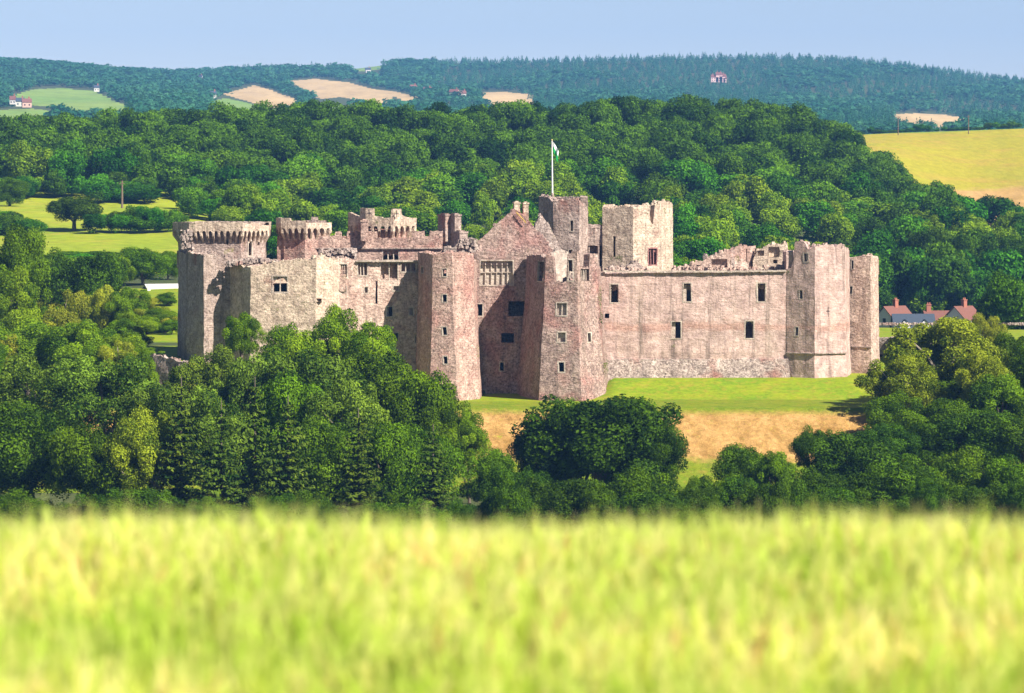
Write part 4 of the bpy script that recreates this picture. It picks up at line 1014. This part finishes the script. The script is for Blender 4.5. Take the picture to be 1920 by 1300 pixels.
# --- hedges and trees of the fields and belts behind the castle
def belt(n, px0, px1, Yf, h, wr, kinds, label, group, seed, cond=None, cap=None, name=None):
    r = random.Random(seed)
    for i in range(n):
        px = r.uniform(px0, px1); Y = r.uniform(*Yf) if isinstance(Yf, tuple) else Yf(px, r)
        if cond and not cond(px, Y): continue
        hh = r.uniform(*h); z0 = G(px, Y); w = r.uniform(*wr)
        pt = HOR - (z0 + hh - H) * F / Y
        if cap and pt < cap: pt = cap + r.uniform(0, 8)
        tree(r.choice(kinds), px, pt, Y, w * F / Y, label, group, parts=False, rs=r, name=name, cat='bush' if name else 'tree')
belt(14, 175, 335, lambda p, r: 806 + r.uniform(-4, 4), (4, 6.5), (5, 8), ['far'], 'bush in the hedge right of the lone meadow oak', 'bushes of the hedge right of the lone oak', 31, name='hedge_bush')
belt(10, -60, 100, lambda p, r: 800 + r.uniform(-6, 6), (4, 7), (6, 9), ['far'], 'bush in the hedge left of the lone meadow oak', 'bushes of the hedge left of the lone oak', 32, name='hedge_bush')
belt(9, 340, 420, lambda p, r: 880 + r.uniform(-40, 30), (6, 10), (8, 11), ['far'], 'tree at the right end of the upper meadow', 'trees at the right end of the meadow', 33)
belt(26, 180, 420, (690, 728), (6, 10), (8, 12), ['far', 'farbright'], 'tree in the belt along the lower edge of the green meadow', 'trees along the lower edge of the meadow', 34, cap=474)
belt(26, -150, 240, (640, 725), (6, 10), (9, 13), ['far', 'farbright'], 'tree in the belt below the green meadow at the left', 'trees below the meadow at the left', 35, cap=476)
belt(50, 400, 1340, (800, 925), (7, 12), (9, 14), ['farbright', 'farbright', 'far'], 'light green tree in the belt between castle and wooded hill', 'light green trees between castle and wooded hill', 36)
belt(26, 480, 1320, (640, 790), (6, 11), (8, 12), ['far', 'farbright'], 'tree close behind the castle walls', 'trees close behind the castle', 37)
belt(110, 1255, 1990, (740, 925), (8, 13), (9, 14), ['farbright', 'farbright', 'far'], 'light green tree in the belt right of the castle below the dark wood', 'light green trees right of the castle', 38,
     cond=lambda p, Y: not (1380 < p < 1430 and 820 < Y < 905) and not (1600 < p < 1870 and Y < 795))
belt(26, 1600, 2080, (800, 850), (15, 19), (12, 17), ['far', 'oak'], 'tall dark tree behind the village houses', 'tall dark trees behind the village houses', 39)
belt(10, 1850, 2080, (600, 660), (8, 12), (9, 12), ['far'], 'dark tree right of the village houses', 'dark trees right of the houses', 40)
belt(12, 1240, 1500, (600, 700), (7, 10), (8, 12), ['far', 'farbright'], 'tree rising behind the broken vaults', 'trees behind the broken vaults', 41)
tree('far', 1868, 362, 985, 92, 'big round dark tree standing before the yellow field at the right', parts=False)
tree('far', 1905, 385, 975, 70, 'dark tree at the right border below the tan stubble', parts=False)
for i in range(26):
    px = 1590 + i * 14 + rr.uniform(-4, 4); tree('far', px, PY(px, 1500) - rr.uniform(4, 11) - (8 if rr.random() < .25 else 0), 1512, rr.uniform(14, 30), 'bush in the hedge along the top of the yellow field', 'bushes along the top of the yellow field', parts=False, rs=rr, name='hedge_bush', cat='bush')

belt(22, -100, 400, (940, 962), (5, 9), (8, 12), ['far'], 'bush at the foot of the wood above the left meadow', 'bushes at the foot of the wood above the meadow', 44, name='wood_edge_bush')
# --- the wooded hill: trees row by row; the first rows singly, the far rows as one wood
cells = []
rr = random.Random(77)
Y = 938.0
while Y < 1195:
    px = -330 + rr.uniform(0, 60)
    while px < 2250:
        yy = Y + rr.uniform(-5, 5); edge = np.interp(yy, [930, 1000, 1060, 1120, 1200], [1850, 1815, 1740, 1660, 1585])
        if px < edge - 10 and not (px < 400 and yy < 955) and not (1200 < px < 1245 and 960 < yy < 985): cells.append((px, yy))
        px += 11.6 * F / Y * rr.uniform(.8, 1.25)
    Y += 13.0
cells.sort(key=lambda c: c[1])
seen = [c for c in cells if -40 < c[0] < 1960]
single = set(seen[:80]); rest = [c for c in cells if c not in single]
GW = 'trees of the wooded hill behind the castle'
def crown_dims(r): return r.uniform(9, 16), r.uniform(11, 17.5)
for c in sorted(single):
    h, w = crown_dims(rr); z0 = G(*c)
    tree('farbright' if rr.random() < .22 else 'far', c[0], HOR - (z0 + h - H) * F / c[1], c[1], w * F / c[1], 'round topped tree in the dense wood on the hill behind the castle', GW, parts=False, rs=rr)

def mesh_arrays(me):
    V = np.zeros(len(me.vertices) * 3, np.float32); me.vertices.foreach_get('co', V); V = V.reshape(-1, 3)
    Q = np.zeros(len(me.loops), np.int32); me.loops.foreach_get('vertex_index', Q); t = np.zeros(len(me.vertices), np.float32); me.attributes['tint'].data.foreach_get('value', t)
    return V, Q.reshape(-1, 4), t
ARR = [mesh_arrays(v[0]) for v in TM['far']]
def merged_wood(name, items, mat, arr, label, rng, thin=1):
    Vs, Qs, Ts, off = [], [], [], 0
    for (x, y, z, w, h) in items:
        V, Q, t = arr[rng.integers(len(arr))]; a = rng.uniform(0, 6.28); c, s = math.cos(a), math.sin(a)
        v = V.copy(); v[:, 0], v[:, 1] = (V[:, 0] * c - V[:, 1] * s) * w / 10 + x, (V[:, 0] * s + V[:, 1] * c) * w / 10 + y; v[:, 2] = V[:, 2] * h / 10 + z
        Vs.append(v); Qs.append(Q + off); off += len(v); Ts.append(np.clip(t * .8 + rng.normal() * .3, 0, 1))
    me = np_mesh(name, np.concatenate(Vs), np.concatenate(Qs), mat, attr=np.concatenate(Ts))
    o = bpy.data.objects.new(name, me); COL.objects.link(o)
    return tag(o, label, 'wood', kind='stuff')
rest_items = []
for c in rest:
    h, w = crown_dims(rr); rest_items.append((X(*c), c[1], G(*c), w, h))
merged_wood('wood', rest_items, L['wood'], ARR, 'dense wood covering the upper slope of the hill behind the castle', RNG)

# --- far hills: thousands of small crowns
def small_crown(rng, n, conifer=False):
    if conifer:
        z = rng.random(n) ** 1.3; a = rng.random(n) * 6.28; r = (1 - z) * 3.2 + .2
        P = np.stack([np.cos(a) * r, np.sin(a) * r, 1 + z * 9], 1); s = .9 * (1 - z * .5)
        nm = np.stack([np.cos(a), np.sin(a), np.full(n, .6)], 1) + rng.normal(size=(n, 3)) * .25
    else:
        cen, rad = boughs(rng, 10, h0=.6, wob=.2, rmin=1.6, rmax=2.6)
        V, Q, t = leaf_quads(rng, cen, rad, n, 1.0, jit=.5); return V, Q, t
    nm /= np.linalg.norm(nm, axis=1)[:, None]; A = np.cross(nm, (0, 0, 1.)); A /= np.linalg.norm(A, axis=1)[:, None]; C = np.cross(nm, A); s = s[:, None]
    V = np.stack([P - A * s * .8, P - C * s, P + A * s * .8, P + C * s * .8], 1).reshape(-1, 3)
    return V, np.arange(4 * n).reshape(-1, 4), np.clip(np.repeat(rng.random(n), 4) * .6, 0, 1)
small = [small_crown(np.random.default_rng(900 + i), 110) for i in range(6)]
con = [small_crown(np.random.default_rng(950 + i), 80, True) for i in range(4)]
bl, cn = [], []
Y = 2350.0
rg = np.random.default_rng(5)
while Y < 5330:
    px = -260.0; step_m = np.interp(Y, [2350, 4000, 5300], [14, 17, 19])
    while px < 2150:
        yy = Y + rg.uniform(-12, 12); pp = px + rg.uniform(-3, 3); py = PY(pp, yy)
        inf = any(inpoly(pp, py + dy, pl) for k, pl in FIELDS for dy in (0, -5, -10, -15, 2))
        if not inf and py < 262 and py > 90:
            h = rg.uniform(8, 13); it = (X(pp, yy), yy, G(pp, yy) - 1, step_m * rg.uniform(.9, 1.5), h)
            isc = (pp > 820 and (mnoise.noise(Vector((pp / 160, yy / 500, 0))) > -.02 or yy > 5000)) or (440 < pp < 640 and yy > 5080 and rg.random() < .5)
            if isc:
                for q in range(2):
                    qx, qy = pp + rg.uniform(-9, 9), yy + rg.uniform(-12, 12); cn.append((X(qx, qy), qy, G(qx, qy) - 1, it[3] * rg.uniform(.42, .6), h * rg.uniform(.75, 1.1)))
            else: bl.append(it)
        px += step_m * F / Y * rg.uniform(.8, 1.2)
    Y += step_m * np.interp(Y, [2350, 5300], [1.5, 1.9])
print('far crowns', len(bl), len(cn), 'hill', len(rest_items), len(single))
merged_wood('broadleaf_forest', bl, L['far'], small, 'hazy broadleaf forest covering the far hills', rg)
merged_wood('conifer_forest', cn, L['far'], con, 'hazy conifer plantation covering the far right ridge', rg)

# --- ripening crop in the foreground
def crop():
    rg = np.random.default_rng(3); n = 24000
    y = 4.2 + 11.5 * rg.random(n) ** .8; half = np.where(rg.random(n) < .75, .17 * y + .6, 4.5); x = (rg.random(n) * 2 - 1) * half
    z = np.interp(y, NEAR[:, 0], NEAR[:, 1]); hgt = .80 + .03 * np.clip(rg.normal(size=n), -2, 1.7) + .02 * np.sin(x * 3 + y) + np.where(rg.random(n) < .02, .045, 0)
    lean = rg.normal(size=(n, 2)) * .05; ang = rg.random(n) * 6.28; ca, sa = np.cos(ang), np.sin(ang)
    base = np.stack([x, y, z], 1); topp = np.stack([x + lean[:, 0], y + lean[:, 1], z + hgt], 1)
    Vs, Qs, Ms, off = [], [], [], 0
    def add(q, m):
        nonlocal off
        Vs.append(q.reshape(-1, 3)); Qs.append(np.arange(len(q) * 4).reshape(-1, 4) + off); Ms.append(m); off += len(q) * 4
    def blade(p0, p1, w0, w1, dx, dy, m):
        d = np.stack([dx, dy, np.zeros(len(dx))], 1)
        add(np.stack([p0 - d * w0, p0 + d * w0, p1 + d * w1, p1 - d * w1], 1), m)
    ones = np.ones(n, int)
    straw = (rg.random(n) < .25).astype(int)
    blade(base, topp, .0022, .0016, ca, sa, ones * 1)
    up = topp - base; up /= np.linalg.norm(up, axis=1)[:, None]
    L_ = (.085 + .02 * rg.random(n))[:, None]; mid = topp + up * L_ * .5; tip = topp + up * L_ + np.stack([lean[:, 0], lean[:, 1], lean[:, 0] * 0], 1) * .4
    em = np.where(rg.random(n) < .42, 0, np.where(rg.random(n) < .05, 3, 2))
    for k in range(3):
        c2, s2 = np.cos(ang + k * 1.047), np.sin(ang + k * 1.047)
        blade(topp, mid, .006, .0125, c2, s2, em); blade(mid, tip, .0125, .004, c2, s2, em)
    for k in range(4):      # awns
        a2 = ang + k * 1.57; o = np.stack([np.cos(a2) * .02, np.sin(a2) * .02, .05 + .01 * rg.random(n)], 1)
        blade(mid, tip + o, .0012, .0004, -np.sin(a2), np.cos(a2), em)
    for k in range(2):      # leaves
        a2 = rg.random(n) * 6.28; f = (.45 + .3 * rg.random(n))[:, None]; p = base + (topp - base) * f
        q = p + np.stack([np.cos(a2) * .07, np.sin(a2) * .07, .10 + .05 * rg.random(n)], 1); r = q + np.stack([np.cos(a2) * .09, np.sin(a2) * .09, -.02 + .05 * rg.random(n)], 1)
        blade(p, q, .005, .006, -np.sin(a2), np.cos(a2), ones); blade(q, r, .006, .001, -np.sin(a2), np.cos(a2), ones)
    me = np_mesh('crop', np.concatenate(Vs), np.concatenate(Qs), [CROP[0], CROP[1], CROP[2], CROP[3]], np.concatenate(Ms))
    o = bpy.data.objects.new('cereal_crop', me); COL.objects.link(o); tag(o, 'soft yellow green ripening cereal crop filling the foreground', 'crop', kind='stuff')
def cropmat(name, c, tr=.4):
    t = NT(name); n = t.ramp(t.noise(t.mapping(t.pos(), (1, .6, 1)), 1.1, 3, .6), .35, .65, (.72, .85, .5, 1), (1.1, 1.05, 1.1, 1))
    c = t.mix(1.0, c, n, 'MULTIPLY'); t.col(c); t.b.inputs['Roughness'].default_value = .6
    x = t.new('ShaderNodeBsdfTranslucent', ins={'Color': c}); m = t.new('ShaderNodeMixShader', ins={0: tr}); t.link(t.b.outputs[0], m.inputs[1]); t.link(x.outputs[0], m.inputs[2]); t.link(m.outputs[0], t.out.inputs[0])
    return t.mat
CROP = [cropmat('ripe_ear', (.86, .80, .34), .45), cropmat('green_blade', (.34, .43, .035), .45), cropmat('green_ear', (.72, .79, .18), .45), cropmat('orange_ear', (.82, .60, .27), .45)]
crop()

# --- village houses right of the castle, barn on the left, far farms
def brickm(name, c): return plain(name, c, .85, .25, 3)
WHITE = plain('white_render', (.72, .70, .68), .8, .06, 1); REDR = brickm('red_tiles', (.17, .075, .058)); SLATE = brickm('slate_tiles', (.05, .065, .09)); CHB = brickm('chimney_brick', (.33, .13, .09)); GLASS = plain('window_glass', (.03, .035, .04), .2, .1)
def house(px, Y, w, d, wall_h, roof_h, rz_, label, roofm=None, wallm=None, name='house', chim=None, base=None, wins=2, dormers=0, cat='house', group=None, zb=None):
    z0 = (G(px, Y) if zb is None else zb) - .3; e = empty(name, (X(px, Y), Y, z0), label, cat, group); e.rotation_euler.z = rz_
    def part(nm, mb, m, par=e):
        me = bpy.data.meshes.new(nm); me.from_pydata(mb.v, [], mb.f); me.materials.append(m); me.update(); o = bpy.data.objects.new(nm, me); COL.objects.link(o); o.parent = par; return o
    a, b, hh = w / 2, d / 2, wall_h + .3; rt = hh + roof_h; mb = MB()
    mb.poly([(-a, -b, 0), (a, -b, 0), (a, -b, hh), (-a, -b, hh)]); mb.poly([(a, b, 0), (-a, b, 0), (-a, b, hh), (a, b, hh)])
    mb.poly([(-a, b, 0), (-a, -b, 0), (-a, -b, hh), (-a, 0, rt), (-a, b, hh)]); mb.poly([(a, -b, 0), (a, b, 0), (a, b, hh), (a, 0, rt), (a, -b, hh)])
    part('wall', mb, wallm or WHITE)
    mb = MB(); o_ = .35; k = roof_h / b; th = .18
    for s in (-1, 1):
        e0 = [(-a - o_, s * (b + o_), hh - k * o_ + .02), (a + o_, s * (b + o_), hh - k * o_ + .02), (a + o_, 0, rt + .02), (-a - o_, 0, rt + .02)]
        e1 = [(p[0], p[1], p[2] + th) for p in e0]; mb.poly(e1 if s < 0 else e1[::-1]); mb.poly(e0[::-1] if s < 0 else e0)
        mb.poly([e0[0], e0[1], e1[1], e1[0]]); mb.poly([e0[0], e1[0], e1[3], e0[3]]); mb.poly([e0[1], e0[2], e1[2], e1[1]])
    rf = part('roof', mb, roofm or REDR)
    for c in (chim or []):
        mb = MB(); mb.box((c * a, 0, rt - .8), (1.0, .9, 2.2)); mb.box((c * a, 0, rt + 1.4), (1.15, 1.05, .2)); mb.box((c * a - .2, 0, rt + 1.6), (.25, .25, .4)); mb.box((c * a + .25, 0, rt + 1.6), (.25, .25, .4)); part('chimney', mb, CHB)
    for i in range(wins):
        xx = -a + w * (i + .5) / wins
        for zz in ([1.0, 3.6] if wall_h > 4.5 else [1.1]):
            mb = MB(); mb.box((xx, -b - .01, zz + .3), (1.1, .08, 1.2)); part('window', mb, GLASS)
    if wall_h > 2.2:
        for s in (-1,):
            mb = MB(); mb.box((s * (a + .01), -b * .35, 1.2 + .3), (.08, 1.0, 1.2)); part('window', mb, GLASS)
            mb = MB(); mb.box((s * (a + .01), 0, hh - .6), (.08, .9, 1.0)); part('window', mb, GLASS)
    for i in range(dormers):
        xx = -a + w * (i + .5) / dormers; mb = MB(); dz = hh + roof_h * .15; yb = -b * .92
        mb.poly([(xx - 1.1, yb, dz - .6), (xx + 1.1, yb, dz - .6), (xx + 1.1, yb, dz + .6), (xx, yb, dz + 1.7), (xx - 1.1, yb, dz + .6)]); dm = part('dormer', mb, WHITE)
        mb = MB()
        for s in (-1, 1): mb.poly([(xx + s * 1.4, yb - .25, dz + .4), (xx, yb - .25, dz + 1.8), (xx, yb + 2.4, dz + 1.8), (xx + s * 1.4, yb + 1.4, dz + .4)])
        part('dormer_roof', mb, SLATE)
        mb = MB(); mb.box((xx, yb - .05, dz - .4), (1.0, .08, .9)); part('window', mb, GLASS)
    return e
house(1677, 768, 6.4, 6.6, 6.2, 2.9, math.radians(40), 'white gabled house with red roof nearest the castle towers', chim=[0.1], zb=-6.1)
house(1712, 752, 8.6, 6.5, 3.6, 3.2, math.radians(2), 'long low house with a dark slate roof and two dormers', roofm=SLATE, chim=None, dormers=2, wallm=WHITE, zb=-4.9)
house(1763, 775, 7.0, 6.5, 5.6, 1.9, math.radians(3), 'red roofed house between the slate roof and the right white gable', chim=[-.75], zb=-5.8)
house(1806, 768, 5.2, 6.6, 6.2, 2.6, math.radians(38), 'white gabled house with red roof behind the sunlit ash', chim=[0.1], zb=-5.8)
house(306, 640, 6.4, 4.4, 1.5, 1.1, math.radians(22), 'low barn with a long pale roof left of the castle', roofm=plain('pale_sheet_roof', (.52, .50, .48), .5, .05), wallm=BARK, name='barn', cat='barn', wins=0, zb=G(306, 640) - 2.0)
mb = MB(); mb.box((X(279, 634), 634, G(279, 634) - 1.0), (.55, .8, 2.2), .2); tag(mb.build('white_post', WHITE), 'short white pillar at the left end of the pale barn roof', 'pillar')
FARW = plain('far_white_wall', (.6, .56, .52), .8, .05); FARP = plain('far_pink_wall', (.55, .33, .28), .8, .1)
for px, py, w, wm, rm, lb in [(38, 203, 11, FARW, SLATE, 'white farmhouse among the pastures at the far left'), (24, 199, 8, FARW, REDR, 'smaller white farmhouse left of the far left farmhouse'), (50, 205, 12, FARP, REDR, 'long pinkish farm building right of the white farmhouse'),
                       (181, 174, 9, FARW, SLATE, 'tiny white cottage at the edge of the left hill wood'), (376, 152, 8, FARW, SLATE, 'tiny pale house high in the left hill woods'), (400, 187, 9, FARW, SLATE, 'small white house below the tan field'),
                       (775, 172, 13, FARP, REDR, 'pink roofed farmhouse at the right end of the long tan field'), (802, 177, 15, FARP, REDR, 'pink farmhouse second in the hamlet above the wood'), (852, 182, 15, FARP, REDR, 'pink farmhouse at the right of the hamlet'), (868, 186, 10, FARW, REDR, 'small pale house at the right end of the hamlet'),
                       (690, 137, 12, FARW, SLATE, 'tiny pale farm below the hilltop pasture'), (238, 0, 0, None, None, '')]:
    if not w: continue
    Yc = min(np.arange(2400, 5200, 20), key=lambda q: abs(PY(px, q) - py - 3))
    w *= .6; house(px, float(Yc), w, w * .7, 4, 2.6, random.uniform(-.4, .4), lb, roofm=rm, wallm=wm, wins=2, chim=[.5], zb=G(px, float(Yc)) + 3)
# mansion on the far ridge
Ym = float(min(np.arange(3600, 5200, 20), key=lambda q: abs(PY(1350, q) - 166)))
for dx, w, hh, lb in ((-8, 9, 6, 'left wing of the pink mansion in the far conifer forest'), (0, 8, 9, 'tall middle block of the pink mansion in the far forest'), (6, 7, 7, 'right wing of the pink mansion in the far forest'), (11, 4, 5, 'small right annex of the pink mansion in the far forest')):
    house(1348 + dx, Ym, w, 7, hh, 3.2, 0, lb, roofm=REDR, wallm=plain('mansion_wall', (.75, .5, .46), .8, .1), chim=[-.5, .5], wins=3, zb=G(1348 + dx, Ym) + 8, name='mansion_wing', cat='mansion', group='wings of the far mansion')

# --- poles
WOODP = plain('pole_wood', (.16, .11, .08), .9, .2, 4)
def upole(px, py_b, py_t, Y, lb, r=.16, arm=True):
    zb = G(px, Y); e = empty('utility_pole', (X(px, Y), Y, zb), lb, 'utility pole', 'utility poles')
    mb = MB(); mb.tube((X(px, Y), Y, zb - .5), (X(px, Y), Y, Z(py_t, Y)), r, r * .7, 8); mb.build('pole', WOODP, e)
    if arm: mb = MB(); mb.box((X(px, Y), Y - .2, Z(py_t, Y) - .8), (1.6, .14, .14)); mb.build('crossarm', WOODP, e)
upole(229, 392, 339, 893, 'thin brown utility pole on the upper green meadow', .3)
upole(1684, 243, 218, 1480, 'thin pole left of centre on top of the yellow field', .22); upole(1816, 243, 216, 1480, 'thin pole above the yellow field near the right border', .22)
upole(1303, 460, 415, 850, 'pale pole among the light trees behind the vaults', .14)

# --- low dry stone edge beyond the lawn at right
mb = MB(); rr = random.Random(3)
for k in range(60):
    px = 1650 + k * 4.6; mb.rock((X(px, 618), 618, 5.6), rr.uniform(.3, .45), rr)
mb.build('field_wall', S['rubble']); tag(bpy.data.objects['field_wall'], 'low grey stone field wall before the village houses', 'wall')

# --- summer haze
hz = MB()
x0, x1, y0, y1, z0, z1 = -6500, 6500, -200, 9300, -60, 420
c8 = [(x0, y0, z0), (x1, y0, z0), (x1, y1, z0), (x0, y1, z0), (x0, y0, z1), (x1, y0, z1), (x1, y1, z1), (x0, y1, z1)]
for f in ((3, 2, 1, 0), (4, 5, 6, 7), (0, 1, 5, 4), (1, 2, 6, 5), (2, 3, 7, 6), (3, 0, 4, 7)): hz.poly([c8[i] for i in f])
hm = bpy.data.materials.new('haze'); hm.use_nodes = True; nt = hm.node_tree; nt.nodes.remove(nt.nodes['Principled BSDF'])
pv = nt.nodes.new('ShaderNodeVolumePrincipled'); pv.inputs['Color'].default_value = (.20, .46, 1.0, 1); pv.inputs['Density'].default_value = HAZE = 0.78e-4; pv.inputs['Anisotropy'].default_value = 0.0
nt.links.new(pv.outputs[0], nt.nodes['Material Output'].inputs['Volume'])
ho = hz.build('haze', hm); tag(ho, kind='stuff')
